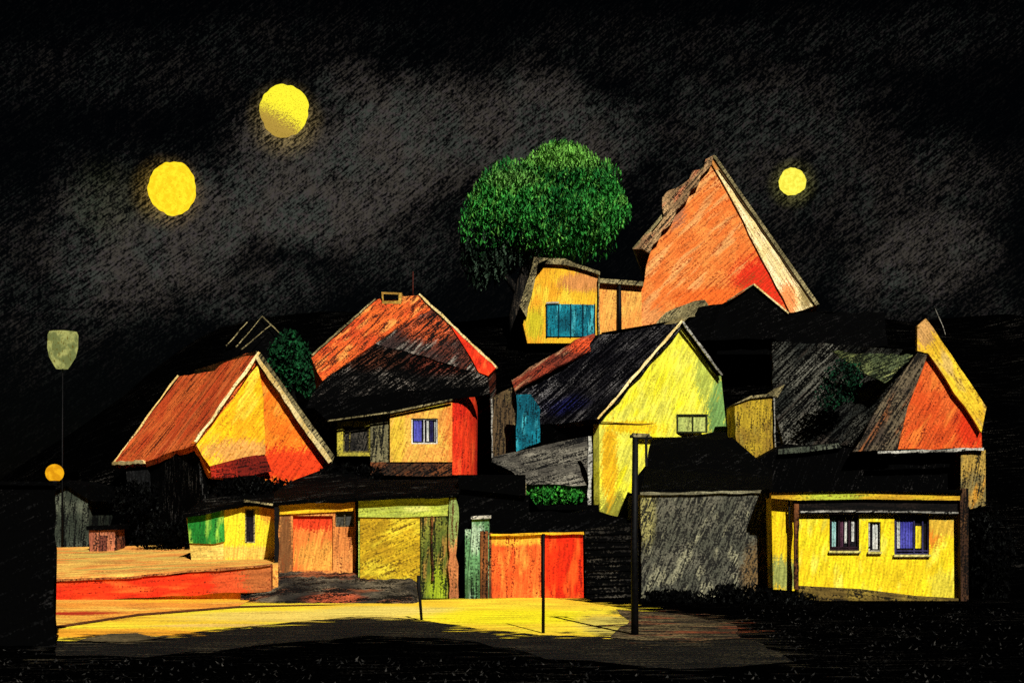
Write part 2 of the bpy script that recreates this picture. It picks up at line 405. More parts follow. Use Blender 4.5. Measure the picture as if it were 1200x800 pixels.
def sheet(name, pts, z, mat, kind='structure', amp=.1, seed=3):
    g = [G(px, py, 0) for px, py in pts]
    rnd = random.Random(seed); out = []
    for i in range(len(g)):
        a, b = g[i], g[(i+1) % len(g)]; k = max(1, int((b-a).length/.8))
        for q in range(k):
            p = a.lerp(b, q/k)
            if q: p += Vector((rnd.uniform(-amp, amp)*.3, rnd.uniform(-amp, amp)*1.5, 0))
            p.z = z; out.append(p)
    bm = bmesh.new(); f = bm.faces.new([bm.verts.new(p) for p in out]); bmesh.ops.triangulate(bm, faces=[f])
    if sum(f.normal.z for f in bm.faces) < 0: bmesh.ops.reverse_faces(bm, faces=bm.faces)
    if amp:                                     # streaks of sand dragged over the edge
        zz = 0
        for i in range(len(g)):
            a, b = g[i], g[(i+1) % len(g)]; L = (b-a).length
            for q in range(int(L*9)):
                c = a.lerp(b, rnd.random()); sp = amp*3.2+.12
                c = c+Vector((rnd.gauss(0, .3), rnd.gauss(0, sp), 0)); l = rnd.uniform(.15, .9); h = rnd.uniform(.015, .07); zz += 1
                if name != 'pavement' and c.x/c.y < (62-600)/F: continue
                sl = rnd.uniform(-.10, .16); z_ = z+.0004+(zz % 40)*.00008
                p = [Vector((c.x-l/2, c.y-sl*l/2, z_)), Vector((c.x, c.y-h, z_)), Vector((c.x+l/2, c.y+sl*l/2, z_)), Vector((c.x, c.y+h, z_))]
                bm.faces.new([bm.verts.new(v) for v in p])
    me = bpy.data.meshes.new(name); bm.to_mesh(me); bm.free(); me.materials.append(mat)
    o = bpy.data.objects.new(name, me); C.objects.link(o); tag(o, kind=kind); return o
def gs(px, py, rx, ry, c): return (tuple(G(px, py)), (rx, ry, 1.0), c)
m_shoulder = crayon('grey_shoulder', (92, 82, 58), (40, 36, 30), gap=.72, ang=4, size=(1.4, .5, .10), gapc=(5, 5, 4), ground=True, blotch=.4)
m_road = crayon('yellow_sand_road', (255, 232, 54), (255, 208, 52), gap=.2, ang=5, size=(2.2, .5, .22), gapc=(176, 134, 30), ground=True, blotch=.35, k=1.0,
    stains_and_shading=[gs(90, 742, 4, 1.2, (250, 170, 44)), gs(360, 722, 3.4, 2.0, (248, 214, 100)), gs(450, 716, 2.2, 2.0, (248, 220, 104)), gs(250, 733, 1.6, .5, (244, 200, 100)), gs(600, 722, 2.2, 3.0, (255, 236, 30)), gs(720, 733, .9, 3.5, (210, 190, 84))])
m_verge = crayon('ochre_verge', (255, 200, 80), (250, 160, 56), gap=.3, ang=4, size=(1.6, .5, .3), gapc=(200, 110, 44), ground=True, blotch=.3, k=1.0,
    stains_and_shading=[gs(90, 719, 1.1, .8, (190, 50, 26)), gs(225, 704, 2.2, 1.2, (255, 196, 52))])
m_gravel = crayon('brown_gravel', (140, 120, 80), (80, 66, 44), gap=.56, ang=5, size=(1.2, .5, .3), gapc=(34, 28, 20), ground=True, third=(150, 70, 40), blotch=.5)
sheet('pavement', [(66, 768), (66, 744), (190, 740), (350, 727), (430, 718), (494, 722), (560, 734), (634, 741), (760, 738), (880, 748), (930, 775), (800, 784), (640, 772), (560, 752), (430, 744), (300, 756), (170, 770)], .004, m_shoulder, amp=.25)
sheet('road', [(60, 750), (60, 722), (160, 716), (278, 706), (340, 707), (420, 704), (546, 702), (642, 700), (690, 706), (741, 714), (752, 722), (742, 741), (700, 745), (634, 744), (560, 737), (494, 726), (420, 722), (350, 728), (256, 737), (187, 745), (110, 744)], .010, m_road, amp=.10)
sheet('path', [(722, 714), (741, 716), (800, 720), (862, 732), (868, 748), (800, 752), (742, 750), (715, 747), (738, 728)], .016, m_gravel, amp=.2, seed=8)
sheet('verge', [(60, 735), (60, 697), (290, 692), (300, 700), (278, 711), (160, 721)], .020, m_verge, amp=.05)
sheet('path', [(66, 736.6), (160, 722.4), (278, 712.6), (330, 711), (420, 708.4), (330, 709.4), (278, 710.6), (160, 720), (66, 734)], .026, crayon('brown_kerb', (120, 66, 30), (90, 50, 24), gap=.3, ang=0, ground=True), amp=0)
m_puddle = crayon('grey_patch', (116, 100, 66), (90, 78, 52), gap=.4, ang=4, ground=True, gapc=(40, 34, 24))
sheet('path', [(96, 750), (130, 743.5), (160, 743), (186, 749), (150, 753), (110, 753)], .030, m_puddle, amp=.02)

# left: low red wall in front of a sloping peach terrace
m_peach = crayon('peach_terrace', (255, 200, 92), (250, 160, 72), gap=.26, ang=2, size=(2.0, .5, .3), gapc=(180, 110, 50), ground=True, third=(214, 190, 90))
bm = bmesh.new()
rows = [(40.25, lambda x: 677-(x-68)*.058), (43.8, lambda x: 660-(x-68)*.02), (50, lambda x: 641-(x-68)*.02)]
cols = [60, 110, 160, 210, 260, 300, 326]
vv = [[bm.verts.new(P(c, f(c), Y)) for c in cols] for Y, f in rows]
for j in range(2):
    for i in range(len(cols)-1): bm.faces.new((vv[j][i], vv[j][i+1], vv[j+1][i+1], vv[j+1][i]))
bot = [[bm.verts.new(Vector((v.co.x, v.co.y, -.2))) for v in r] for r in (vv[0], vv[2])]
for i in range(len(cols)-1):
    bm.faces.new((vv[0][i+1], vv[0][i], bot[0][i], bot[0][i+1])); bm.faces.new((vv[2][i], vv[2][i+1], bot[1][i+1], bot[1][i]))
tag(link_mesh('terrace', bm, m_peach), kind='structure')
m_redwall = crayon('red_low_wall', (238, 62, 22), (222, 48, 20), gap=.2, ang=4, size=(1., .5, .1), third=(255, 96, 36), gapc=(130, 26, 14),
    stains_and_shading=[ps(270, 680, 40, (.6, 2, .8), (216, 84, 40)), ps(308, 674, 40, (.7, 2, .8), (186, 104, 52))])
t = thing('garden_wall', 'low bright red retaining wall along the sandy road at left', 'wall', P(170, 700, 40))
rwall('wall', [(60, 681), (170, 675), (280, 667), (318, 662), (318, 692), (280, 694), (170, 700), (60, 706)], 40, .24, m_redwall, t, .015)
bm = bmesh.new()
for a, b in (((60, 680), (168, 674.3)), ((169, 674.1), (318, 661))): add_wavy(bm, P(a[0], a[1], 40.1), P(b[0], b[1], 40.1), .06, .36)
link_mesh('coping', bm, crayon('coping_stone', (226, 150, 76), (150, 84, 46), gap=.35, ang=3, gapc=(70, 30, 16)), t)

# ------------------------------------------------------------------ far left
m_dkgreen = crayon('mossy_boards', (96, 100, 82), (56, 62, 50), gap=.5, ang=86, size=(.8, .4, .08), gapc=(12, 13, 10))
t = thing('shed', 'grey green boarded shed end, dim, behind the peach terrace', 'shed', P(84, 662, 51))
rwall('wall', [(58, 574), (92, 570), (104, 586), (104, 670), (58, 674)], 51, 3, m_dkgreen, t, .03)
wall('roof', [(54, 575), (78, 562), (100, 568), (108, 587), (100, 583), (78, 569), (56, 579)], 50.8, 3.4, m_black, t)
t = thing('stone_hut', 'small pinkish brown block hut under the dark trees at the far left', 'hut', P(118, 648, 48))
rwall('wall', [(104, 621), (134, 620), (135, 645), (105, 652)], 48, 1.2, crayon('pink_stone', (200, 124, 84), (150, 86, 62), gap=.4, ang=86, gapc=(50, 26, 20)), t, .02)
wall('roof', [(101, 616), (137, 614), (137, 620.5), (101, 621)], 47.9, 1.5, m_black, t)
wall('door', [(116, 627), (125, 627), (125, 645.5), (116, 650)], 47.96, .03, crayon('dull_plank', (130, 70, 52), (90, 50, 40), gap=.5, ang=88, gapc=(40, 20, 16)), t)

t = thing('boundary_wall', 'tall black wall closing the left end of the road', 'wall', P(-40, 757, 26.3))
rwall('wall', [(-260, 566), (40, 568), (65, 568), (65, 757), (-260, 757)], 26.3, 9, m_black, t, .02, dx=-5)
wall('coping', [(-264, 562), (40, 564), (66.5, 564), (66.5, 568.5), (-264, 566.5)], 26.2, 9.2, m_black, t, dx=-5)
# small orange lamp on the black wall
t = thing('globe_lamp', 'small round orange lamp on top of the black wall at left', 'lamp', P(64, 565, 26.5))
bm = bmesh.new(); bmesh.ops.create_icosphere(bm, subdivisions=3, radius=.17, matrix=Matrix.Translation(P(64, 554, 26.5)))
g = link_mesh('globe', bm, glow('orange_glass', (232, 168, 24), (208, 140, 16), 1.0, 8), t, True)
tube('lamp_base', [P(64, 565.5, 26.5), P(64, 563, 26.5), P(64, 562.5, 26.5)], [.10, .09, .05], m_iron, t, 10)
# pale lantern on a tall post
t = thing('street_lamp', 'pale greenish lantern on a tall thin black post above the far left', 'street lamp', Vector(((73-600)/F*50, 50, 1.0)))
LY = t.location.y; LK = LY/31.5
def ringpoly(bm, px, py, Y, r, n=10):
    c = P(px, py, Y); return [bm.verts.new(c+Vector((math.cos(i*math.tau/n)*r, math.sin(i*math.tau/n)*r, 0))) for i in range(n)]
bm = bmesh.new(); prof = [(389, .33), (393, .37), (408, .37), (418, .32), (428, .20), (432, .14)]
rr = [ringpoly(bm, 74-(y-389)*.03, y, LY, r*.93*LK) for y, r in prof]
for a, b in zip(rr, rr[1:]):
    for i in range(10): bm.faces.new((a[i], a[(i+1) % 10], b[(i+1) % 10], b[i]))
bm.faces.new(rr[0]); bm.faces.new(list(reversed(rr[-1])))
link_mesh('lamp_glass', bm, glow('frosted_glass', (160, 160, 92), (104, 110, 62), 1.0, 2.5, gap=.9, tall=True), t)
tube('post', [t.location+Vector((0, 0, -.1)), P(73, 560, LY), P(73.5, 432, LY)], [.05, .03, .02], m_iron, t, 8)
bm = bmesh.new(); rr = [ringpoly(bm, 74, 389, LY, .36*LK), ringpoly(bm, 74, 386, LY, .1*LK), ringpoly(bm, 74, 384.5, LY, .04*LK)]
for a, b in zip(rr, rr[1:]):
    for i in range(10): bm.faces.new((a[i], a[(i+1) % 10], b[(i+1) % 10], b[i]))
bm.faces.new(rr[0]); bm.faces.new(rr[-1]); link_mesh('cap', bm, m_iron, t)

# ------------------------------------------------------------------ moons
def moon(px, py, rx, rz, mat, label, seed):
    D = 700.0; c = P(px, py, D)
    bm = bmesh.new(); bmesh.ops.create_uvsphere(bm, u_segments=72, v_segments=48, radius=1)
    rnd = random.Random(seed)
    k = [(rnd.uniform(0, 6.28), n_, a_*rnd.uniform(.6, 1.2)) for n_, a_ in ((2, .02), (3, .025), (5, .018), (9, .012), (14, .012), (19, .010))]
    for v in bm.verts:
        th = math.atan2(v.co.z, v.co.x); f = 1+sum(a*math.sin(n*th+p) for p, n, a in k)
        v.co = Vector((v.co.x*rx/F*D*f, v.co.y*rx/F*D, v.co.z*rz/F*D*f))
    me = bpy.data.meshes.new('moon'); bm.to_mesh(me); bm.free(); me.materials.append(mat)
    for p in me.polygons: p.use_smooth = True
    o = bpy.data.objects.new('moon', me); C.objects.link(o); o.location = c
    tag(o, label, 'moon', 'moons in the night sky')
moon(202, 221, 27, 31.5, glow('moon_gold', (252, 222, 40), (244, 200, 30), 1.0, .35, gap=.45), 'egg shaped golden moon, the lower of the pair at upper left', 1)
moon(333, 130, 28.5, 30, glow('moon_haze', (168, 138, 58), (244, 230, 50), 1.0, .35, gap=.75, axis=(-8, -1, 26)), 'round yellow moon with a dull lower half, uppermost in the sky', 2)
moon(928.5, 213, 15.5, 16, glow('moon_lemon', (250, 238, 84), (230, 216, 66), 1.0, .5, gap=.4), 'smallest pale yellow moon, right of the big orange gable', 3)

# ------------------------------------------------------------------ left gabled house
HL = thing('gabled_house', 'house with orange red roof and a gable half yellow, half orange', 'house', P(300, 565, 49))
m_gorange = crayon('gable_orange', (255, 138, 34), (248, 114, 26), gap=.24, ang=60, third=(255, 152, 50), stains_and_shading=[ps(345, 545, 48.5, (2.2, 3, .7), (240, 66, 24))])
m_gyel = crayon('gable_yellow', (255, 196, 24), (252, 176, 26), gap=.18, ang=55, third=(255, 214, 60), gapc=(214, 136, 24), stains_and_shading=[ps(290, 530, 48, (1.4, 3, .45), (236, 166, 80))])
m_redroof = crayon('red_tile_roof', (246, 116, 50), (226, 84, 36), gap=.36, ang=50, size=(1.6, .6, .08), gapc=(80, 24, 12), third=(246, 120, 60))
m_dred = crayon('dark_red_band', (176, 42, 22), (110, 26, 16), gap=.4, ang=8, gapc=(30, 8, 6))
wall('wall', [(228, 519, 47.2), (302, 424, 48), (388, 541, 48.8), (386, 560, 48.8), (345, 569, 48.3), (300, 566, 47.8), (248, 560, 47.2)], 48, .35, m_gorange, HL, dx=-.2)
prism('painted_panel', rough_edge([P(230, 521, 46.95), P(302, 428, 47.75), P(309, 470, 47.75), P(311, 532, 47.75), P(246, 546, 47.0)], .4, .02, 4), (0, .05, 0), m_gyel, HL)
prism('painted_band', rough_edge([P(246, 546, 46.93), P(300, 533, 47.6), P(311, 534, 47.65), P(318, 552, 47.7), P(300, 556, 47.55), P(248, 560, 46.93)], .4, .03, 5), (0, .05, 0), m_dred, HL)
prism('roof', rough_edge([P(303, 412, 47.8), P(288, 414, 48.9), P(262, 425, 51), P(252, 434, 52), P(210, 441, 55.3), P(133, 543, 54.3), P(170, 541, 51.5), P(205, 528, 49.2), P(229, 521, 47)], .5, .03, 6), (.05, .05, -.18), m_redroof, HL)
bar('bargeboard', P(304, 413, 47.75), P(229, 518, 46.95), .10, m_cream, HL, .12)
bar('eave_trim', P(133, 543, 54.3), P(170, 541.5, 51.5), .13, m_cream, HL)
bar('verge_trim', P(133, 542, 54.35), P(209, 440, 55.35), .07, m_cream, HL)
prism('roof', [P(300, 411, 47.7), P(306, 414, 47.75), P(392, 534, 48.5), P(388, 545, 48.5), P(303, 425, 47.75)], (-3.6, 6.6, 0), [m_creamd], HL)
bar('bargeboard', P(301, 418, 47.62), P(387, 541, 48.4), .15, m_cream, HL, .1)
wall('side_wall', [(176, 534, 51.5), (232, 520, 47.4), (240, 662, 47.4), (178, 655, 51.5)], 48, 1.2, m_blackv, HL, dx=.6)
prism('base_wall', [P(240, 540, 47.9), P(380, 548, 49.2), P(380, 600, 49.2), P(240, 608, 47.9)], (-.8, 2.5, 0), m_black, HL)
m_dimside = crayon('dim_boards', (60, 58, 54), (24, 24, 24), gap=.64, ang=86, size=(.9, .4, .07), gapc=(6, 6, 6))
wall('outhouse', [(148, 552), (176, 550), (180, 664), (148, 664)], 51.6, 2, m_dimside, HL)

# dark pile of roofs and shrubs between (black strip above front row)
def leafy(name, label, cat, blobs, size, mat, base, seed, group=None, kind=None, sz=1.0, shell=.35):
    o = leaf_obj(name, blobs, size, mat, None, seed, sz, None, shell); settle(o, base); tag(o, label, cat, group, kind); return o
m_dleaf = crayon('dark_leaf', (40, 41, 38), (12, 13, 11), gap=.7, ang=70, gapc=(2, 2, 2), k=.9, spec=.02)
m_gleaf = crayon('green_leaf', (60, 156, 58), (24, 100, 40), gap=.36, ang=60, gapc=(3, 24, 9), third=(104, 172, 68), blotch=.5, k=.95, stains_and_shading=[ps(660, 186, 70, (2.6, 6, .9), (120, 186, 74)), ps(600, 215, 70, (1.5, 6, .6), (110, 170, 76))])  # paler patches on the upper crown paint sunlit tops into the leaf colour
m_gleafd = crayon('deep_green_leaf', (26, 96, 48), (12, 52, 26), gap=.45, ang=60, gapc=(3, 16, 8), blotch=1.2, k=.9)

# ------------------------------------------------------------------ front row, left: yellow shed, orange garage, ochre store
m_shed = crayon('shed_yellow', (250, 232, 44), (240, 208, 48), gap=.16, ang=85, gapc=(200, 170, 50), stains_and_shading=[ps(316, 600, 44, (.35, 2, .35), (236, 160, 50)), ps(280, 648, 44, (3, 2, .25), (244, 200, 84))])
m_shedg = crayon('shed_green', (60, 160, 56), (30, 120, 40), gap=.26, ang=86, size=(.6, .4, .06), gapc=(20, 80, 24), third=(150, 200, 70))
t = thing('shed', 'yellow shed with one slit window and a green panelled end', 'shed', P(270, 656, 44))
holed_wall('wall', 262, 593, 323, 662, 44, .25, [(287, 596, 299, 636)], m_shed, t)
wall('wall', [(218, 601), (240, 598), (262, 595), (262, 662), (225, 662)], 44.02, .25, crayon('shed_peach', (240, 216, 110), (226, 190, 90), gap=.22, ang=4), t)
wall('core', [(222, 606), (322, 599), (322, 662), (226, 662)], 44.6, 3, m_black, t)
wall('panel', [(219, 603), (240, 600), (262, 597.5), (263, 634), (250, 637), (222, 636)], 43.94, .07, m_shedg, t)
window(t, 287, 596, 299, 636, 44, m_creamd, m_pane, w=.04)
prism('roof', rough_edge([P(214, 602, 43.7), P(262, 593, 43.7), P(286, 586, 43.7), P(322, 592, 43.7), P(326, 580, 46), P(300, 556, 47.3), P(262, 564, 47.3), P(240, 584, 46)], .5, .04, 3), (0, 0, -.12), m_slateh, t)
bar('roof_trim', P(286, 586.5, 43.62), P(320, 591, 43.62), .08, m_creamd, t)

m_gdoor = crayon('garage_orange', (250, 140, 60), (246, 116, 50), gap=.24, ang=80, third=(250, 170, 70), stains_and_shading=[ps(367, 609, 42, (1.3, 2, .35), (232, 66, 30)), ps(372, 655, 42, (.8, 2, .6), (250, 170, 70))])
m_beam = crayon('ochre_beam', (250, 196, 36), (236, 170, 40), gap=.22, ang=4, size=(.9, .4, .06), gapc=(170, 110, 30))
t = thing('garage', 'orange garage with a small grey window and yellow lintel', 'garage', P(370, 670, 42))
holed_wall('wall', 326, 589, 418, 672, 42, .3, [(343, 604, 390, 668), (393, 598.5, 415, 617)], crayon('garage_jamb', (246, 168, 84), (226, 136, 66), gap=.3, ang=86, gapc=(150, 80, 40), stains_and_shading=[ps(334, 640, 42, (.25, 2, 1.6), (130, 84, 46)), ps(370, 594, 42, (2, 2, .16), (250, 194, 36))]), t)
wall('core', [(328, 592), (416, 592), (416, 672), (328, 672)], 42.6, 4, m_black, t)
wall('garage_door', [(343, 604), (390, 604), (390, 669), (343, 669)], 42.12, .1, m_gdoor, t)
wall('lintel', [(324, 589), (360, 586.5), (418, 584), (418, 598), (360, 601), (324, 603)], 41.93, .06, m_beam, t)
window(t, 393, 599, 415, 617, 42, crayon('grey_frame', (150, 130, 90), (100, 90, 66), gap=.4, ang=86, gapc=(40, 36, 26)), crayon('grey_pane', (120, 116, 92), (70, 68, 60), gap=.4, ang=80), w=.05, bars_x=(404,))
bar('post', P(324, 590, 41.8), P(324, 684, 41.8), .12, m_iron, t)
bar('post', P(418.5, 583, 41.8), P(418.5, 672, 41.8), .10, m_iron, t)
prism('roof', rough_edge([P(320, 588, 41.7), P(360, 584.5, 41.7), P(420, 582, 41.7), P(425, 560, 46.5), P(392, 545, 47.5), P(345, 562, 47.2), P(322, 576, 45)], .5, .04, 9), (0, 0, -.12), m_slateh, t)
m_ochre = crayon('ochre_door', (208, 174, 34), (184, 146, 30), gap=.3, ang=24, size=(.6, .4, .06), gapc=(120, 90, 20), third=(226, 200, 50))
m_ygreen = crayon('lime_header', (196, 206, 74), (170, 184, 76), gap=.22, ang=6, gapc=(110, 116, 44), third=(214, 214, 110))
m_mossv = crayon('moss_boards', (126, 130, 50), (80, 96, 36), gap=.4, ang=87, size=(.9, .4, .07), gapc=(30, 36, 14), third=(170, 130, 60), stains_and_shading=[ps(512, 695, 41, (.35, 2, .9), (170, 190, 40))])
t = thing('garage', 'ochre garage door under a lime header with mossy boards beside it', 'garage', P(475, 704, 41))
wall('wall', [(420, 588), (532, 584), (532, 706), (420, 706)], 41.1, 4, m_ygreen, t)
wall('garage_door', [(422, 606), (492, 605), (492, 690), (422, 690)], 41.02, .06, m_ochre, t)
wall('header', [(420, 586), (470, 583.5), (526, 581), (526, 604), (470, 606), (420, 605.5)], 40.96, .12, m_ygreen, t)
wall('board_panel', [(493, 603.5), (526, 603), (525, 706), (493, 706)], 41.0, .08, m_mossv, t)
bar('post', P(531, 583, 40.95), P(532, 708, 40.95), .26, crayon('salmon_post', (216, 140, 84), (180, 110, 66), gap=.35, ang=88, gapc=(90, 60, 30), stains_and_shading=[ps(531, 600, 41, (.4, 1, 1.1), (140, 160, 90))]), t)
bar('downpipe', P(506, 604, 40.9), P(507, 680, 40.9), .05, m_brown, t)
prism('roof', rough_edge([P(417, 583, 40.7), P(470, 580, 40.7), P(537, 577, 40.7), P(545, 560, 45.5), P(470, 562, 46), P(420, 560, 46)], .5, .04, 9), (0, 0, -.1), m_slateh, t)
m_bank = crayon('bank_earth', (120, 108, 86), (48, 44, 38), gap=.5, ang=6, size=(1.3, .5, .14), gapc=(10, 9, 8), third=(150, 84, 50), blotch=.9, stains_and_shading=[ps(395, 700, 39.5, (1.0, 2, .15), (216, 100, 60))])
bm = bmesh.new(); n = 40; rowsb = [(41.98, 669, 672), (41.2, 676, 676), (40.4, 684, 684), (39.6, 694, 693), (38.6, 707, 704), (38.2, 713, 711)]
rnd = random.Random(5); vv = []
for Y, pa, pb in rowsb:
    r = []
    for i in range(n+1):
        px = 282+212*i/n; e = min(1, (i/n)*4, (1-i/n)*22+.02)
        p = P(px, pa+(pb-pa)*i/n+(1-e)*14*(1-(Y-38.2)/3.8*.6)+rnd.uniform(-1.4, 1.4), Y); r.append(bm.verts.new(p))
    vv.append(r)
for j in range(len(vv)-1):
    for i in range(n): bm.faces.new((vv[j][i], vv[j][i+1], vv[j+1][i+1], vv[j+1][i]))
tag(link_mesh('bank', bm, m_bank, None, True), kind='structure')

# ------------------------------------------------------------------ green narrow hut and orange gate
t = thing('tool_hut', 'narrow green and grey boarded hut left of the orange gate', 'hut', P(558, 708, 40.7))
m_grn = crayon('green_boards', (100, 150, 100), (62, 96, 56), gap=.38, ang=88, size=(.9, .4, .07), gapc=(18, 30, 16), third=(176, 204, 170))
wall('wall', [(545, 620), (553, 620), (553, 608), (573, 607), (573, 708), (545, 708)], 40.7, 1.6, m_grn, t)
wall('roof', [(552, 604.5), (575, 603.5), (575, 607.2), (552, 608.2)], 40.6, 1.9, m_line, t)
wall('door', [(563, 622), (572, 622), (572, 706), (563, 706)], 40.64, .05, m_brown, t)
m_gate1 = crayon('gate_orange', (246, 110, 44), (232, 84, 34), gap=.28, ang=87, size=(.8, .4, .1), third=(248, 150, 60), gapc=(150, 50, 20), stains_and_shading=[ps(600, 631, 41, (1.6, 2, .22), (252, 180, 56))])
m_gate2 = crayon('gate_red', (244, 56, 16), (220, 40, 14), gap=.2, ang=87, size=(.9, .4, .1), third=(250, 92, 30), gapc=(160, 24, 10))
t = thing('gate', 'wide orange and red double gate behind the thin black pole', 'gate', P(630, 706, 41))
wall('gate_leaf', [(576, 627), (634, 626), (634, 704), (576, 706)], 41.0, .14, m_gate1, t)
wall('gate_leaf', [(636, 626), (683, 625), (684, 700), (636, 703)], 41.0, .14, m_gate2, t)
bar('top_rail', P(575, 626.4, 40.97), P(684, 624.4, 40.97), .07, m_beam, t, .2)
bar('hinge_post', P(575, 624, 41.06), P(575, 708, 41.06), .10, m_brown, t)
wall('sill', [(576, 706), (684, 701), (690, 706), (576, 711)], 40.8, .3, m_beam, t)
t = thing('storehouse', 'black boarded storehouse front above and behind the orange gate', 'building', P(640, 700, 42))
rwall('wall', [(538, 572), (620, 580), (620, 600), (700, 598), (744, 612), (744, 705), (538, 705)], 42.2, 3.5, m_black, t, .03)
wall('roof', [(536, 556), (616, 556), (616, 581), (538, 572.5)], 42.0, 4, m_black, t)
t = thing('brick_wall', 'black brick wall with coursed rows between gate and thick pole', 'wall', P(714, 706, 41.2))
rwall('wall', [(686, 620), (712, 615), (750, 613), (750, 706), (686, 706)], 41.2, .4, crayon('black_brick', (90, 84, 72), (32, 30, 28), gap=.72, ang=2, size=(1.2, .5, .07), gapc=(3, 3, 3), spec=.02), t, .02)
bm = bmesh.new()
for i in range(9):
    y = 626+i*8.6; add_bar(bm, P(687, y, 41.19), P(749, y-1.5, 41.19), .03, .05)
link_mesh('brick_course', bm, m_slateh, t)

# ------------------------------------------------------------------ poles
t = thing('pole', 'thick black pole with a short bracket in front of the yellow gable', 'pole', G(744, 744))
PY = t.location.y
tube('shaft', [G(744, 744)+Vector((0, 0, -.1)), P(743.5, 640, PY), P(744.5, 512, PY)], [.078, .072, .06], m_iron, t, 10)
bm = bmesh.new(); add_bar(bm, P(738, 511, PY), P(764, 513, PY), .06, .08); add_bar(bm, P(757, 514, PY), P(757.5, 546, PY), .05)
link_mesh('bracket', bm, m_iron, t)
bm = bmesh.new(); add_prism(bm, face_px([(739, 511.8), (741, 507), (761, 508), (763, 512)], PY-.06), (0, .12, 0)); link_mesh('cap', bm, m_creamd, t)
t = thing('pole', 'thin straight black pole in front of the orange gate', 'pole', G(636.5, 742))
PY = t.location.y
tube('shaft', [G(636.5, 742)+Vector((0, 0, -.1)), P(637, 625, PY)], [.035, .03], m_iron, t, 8)
t = thing('bollard_post', 'short crooked black post by the bank at the road edge', 'post', G(492, 727))
PY = t.location.y
tube('shaft', [G(494.5, 727)+Vector((0, 0, -.1)), P(492, 700, PY), P(490.5, 690, PY), P(491, 674, PY)], [.03, .035, .04, .05], m_iron, t, 8)

# ------------------------------------------------------------------ grey block and right yellow house
m_grey = crayon('grey_render', (116, 112, 94), (84, 84, 70), gap=.5, ang=68, size=(.28, .4, .045), gapc=(34, 33, 29), third=(150, 146, 116), blotch=.9,
   stains_and_shading=[ps(888, 670, 41, (.6, 2, 1.0), (124, 98, 60)), ps(757, 600, 41, (.35, 2, 1.2), (160, 152, 92))])
t = thing('storehouse', 'windowless rough grey storehouse left of the yellow front house', 'building', P(828, 702, 41))
rwall('wall', [(751, 579), (830, 576), (904, 577), (904, 704), (751, 704)], 41, 4.5, m_grey, t, .02)
bar('wall_coping', P(750, 578, 41.0), P(904, 575.5, 41.0), .08, crayon('stone_coping', (150, 144, 112), (110, 104, 80), gap=.35, ang=2), t, .2)
prism('roof', rough_edge([P(750, 576, 41.2), P(905, 574, 41.2), P(905, 548, 46.4), P(862, 545, 46.4), P(858, 512, 46.6), P(764, 515, 46.6), P(757, 548, 44.5)], .5, .05, 2), (0, 0, -.15), crayon('tar_roof', (40, 39, 37), (10, 10, 10), gap=.84, ang=20, gapc=(2, 2, 2), spec=.02), t)

m_my = crayon('house_yellow', (255, 232, 34), (252, 214, 30), gap=.14, ang=80, size=(.7, .5, .09), gapc=(206, 172, 32), third=(255, 240, 80),
   stains_and_shading=[ps(1094, 622, 40, (.28, 2, .55), (232, 140, 40)), ps(1105, 612, 40, (.6, 2, .45), (238, 190, 60)), ps(1110, 602, 40, (.6, 2, .2), (186, 170, 80)), ps(1105, 690, 40, (.4, 2, .6), (236, 214, 60)), ps(1020, 603, 40, (.5, 2, .15), (210, 200, 80))])
t = thing('bungalow', 'bright yellow flat roofed house with three dark windows at right', 'house', P(1030, 706, 40))
holes = [(972, 602, 1007, 645), (1017.5, 611, 1032, 646), (1048, 602, 1089, 649.5)]
holed_wall('wall', 936, 594, 1126, 708, 40, .28, holes, m_my, t)
wall('core', [(934, 600), (1122, 600), (1122, 706), (934, 706)], 40.9, 5.2, m_black, t)
wall('side_wall', [(904, 583), (932, 583), (932, 692), (906, 690)], 40.12, 5, crayon('pillar_yellow', (252, 218, 26), (240, 196, 30), gap=.18, ang=84, stains_and_shading=[ps(918, 672, 40, (.5, 2, .5), (160, 164, 84))]), t)
wall('fascia', [(904, 577), (1010, 575), (1126, 578), (1126, 586), (1010, 584.5), (934, 586), (904, 583.5)], 39.7, .3, crayon('fascia_yellow', (238, 206, 44), (210, 160, 40), gap=.26, ang=3, size=(1, .4, .05), gapc=(130, 90, 24), stains_and_shading=[ps(975, 580, 40, (.9, 2, .3), (190, 200, 60))]), t)
wall('soffit', [(930, 586.2), (1124, 586.2), (1124, 601), (930, 602)], 39.82, .15, crayon('dark_lintel', (44, 34, 28), (20, 15, 12), gap=.5, ang=3, gapc=(6, 5, 4)), t)
bar('lintel_trim', P(938, 599.5, 39.80), P(1124, 600.5, 39.80), .05, m_line, t, .05)
bar('post', P(933, 590, 39.75), P(933, 690, 39.75), .13, m_brown, t)
bar('downpipe', P(924.5, 583, 39.95), P(925.5, 618, 39.95), .05, m_iron, t)
wall('corner_post', [(1125, 572), (1135, 572), (1135, 702), (1129, 706), (1126, 704)], 39.7, .35, crayon('umber_post', (110, 76, 44), (64, 42, 28), gap=.5, ang=88, gapc=(14, 9, 6)), t)
wall('roof', [(902, 572.5), (1128, 573.5), (1128, 577.6), (1010, 574.8), (902, 576.8)], 39.6, 6, m_black, t)
window(t, *holes[0], 40, crayon('plum_frame', (52, 30, 40), (30, 18, 24), gap=.4, ang=88), m_pane, w=.06, bars_x=(983, 995), bars_y=(641,), strips=[(975, 979.5, 605, 642, crayon('aqua_cloth', (170, 214, 206), (130, 180, 176), gap=.2, ang=88)), (985, 988, 605, 642, m_mauve), (990, 992.5, 606, 636, m_white), (998, 1001, 604, 634, m_white)])
window(t, *holes[1], 40, m_line, m_pane, w=.04, strips=[(1022.5, 1028.5, 614, 643, m_white)])
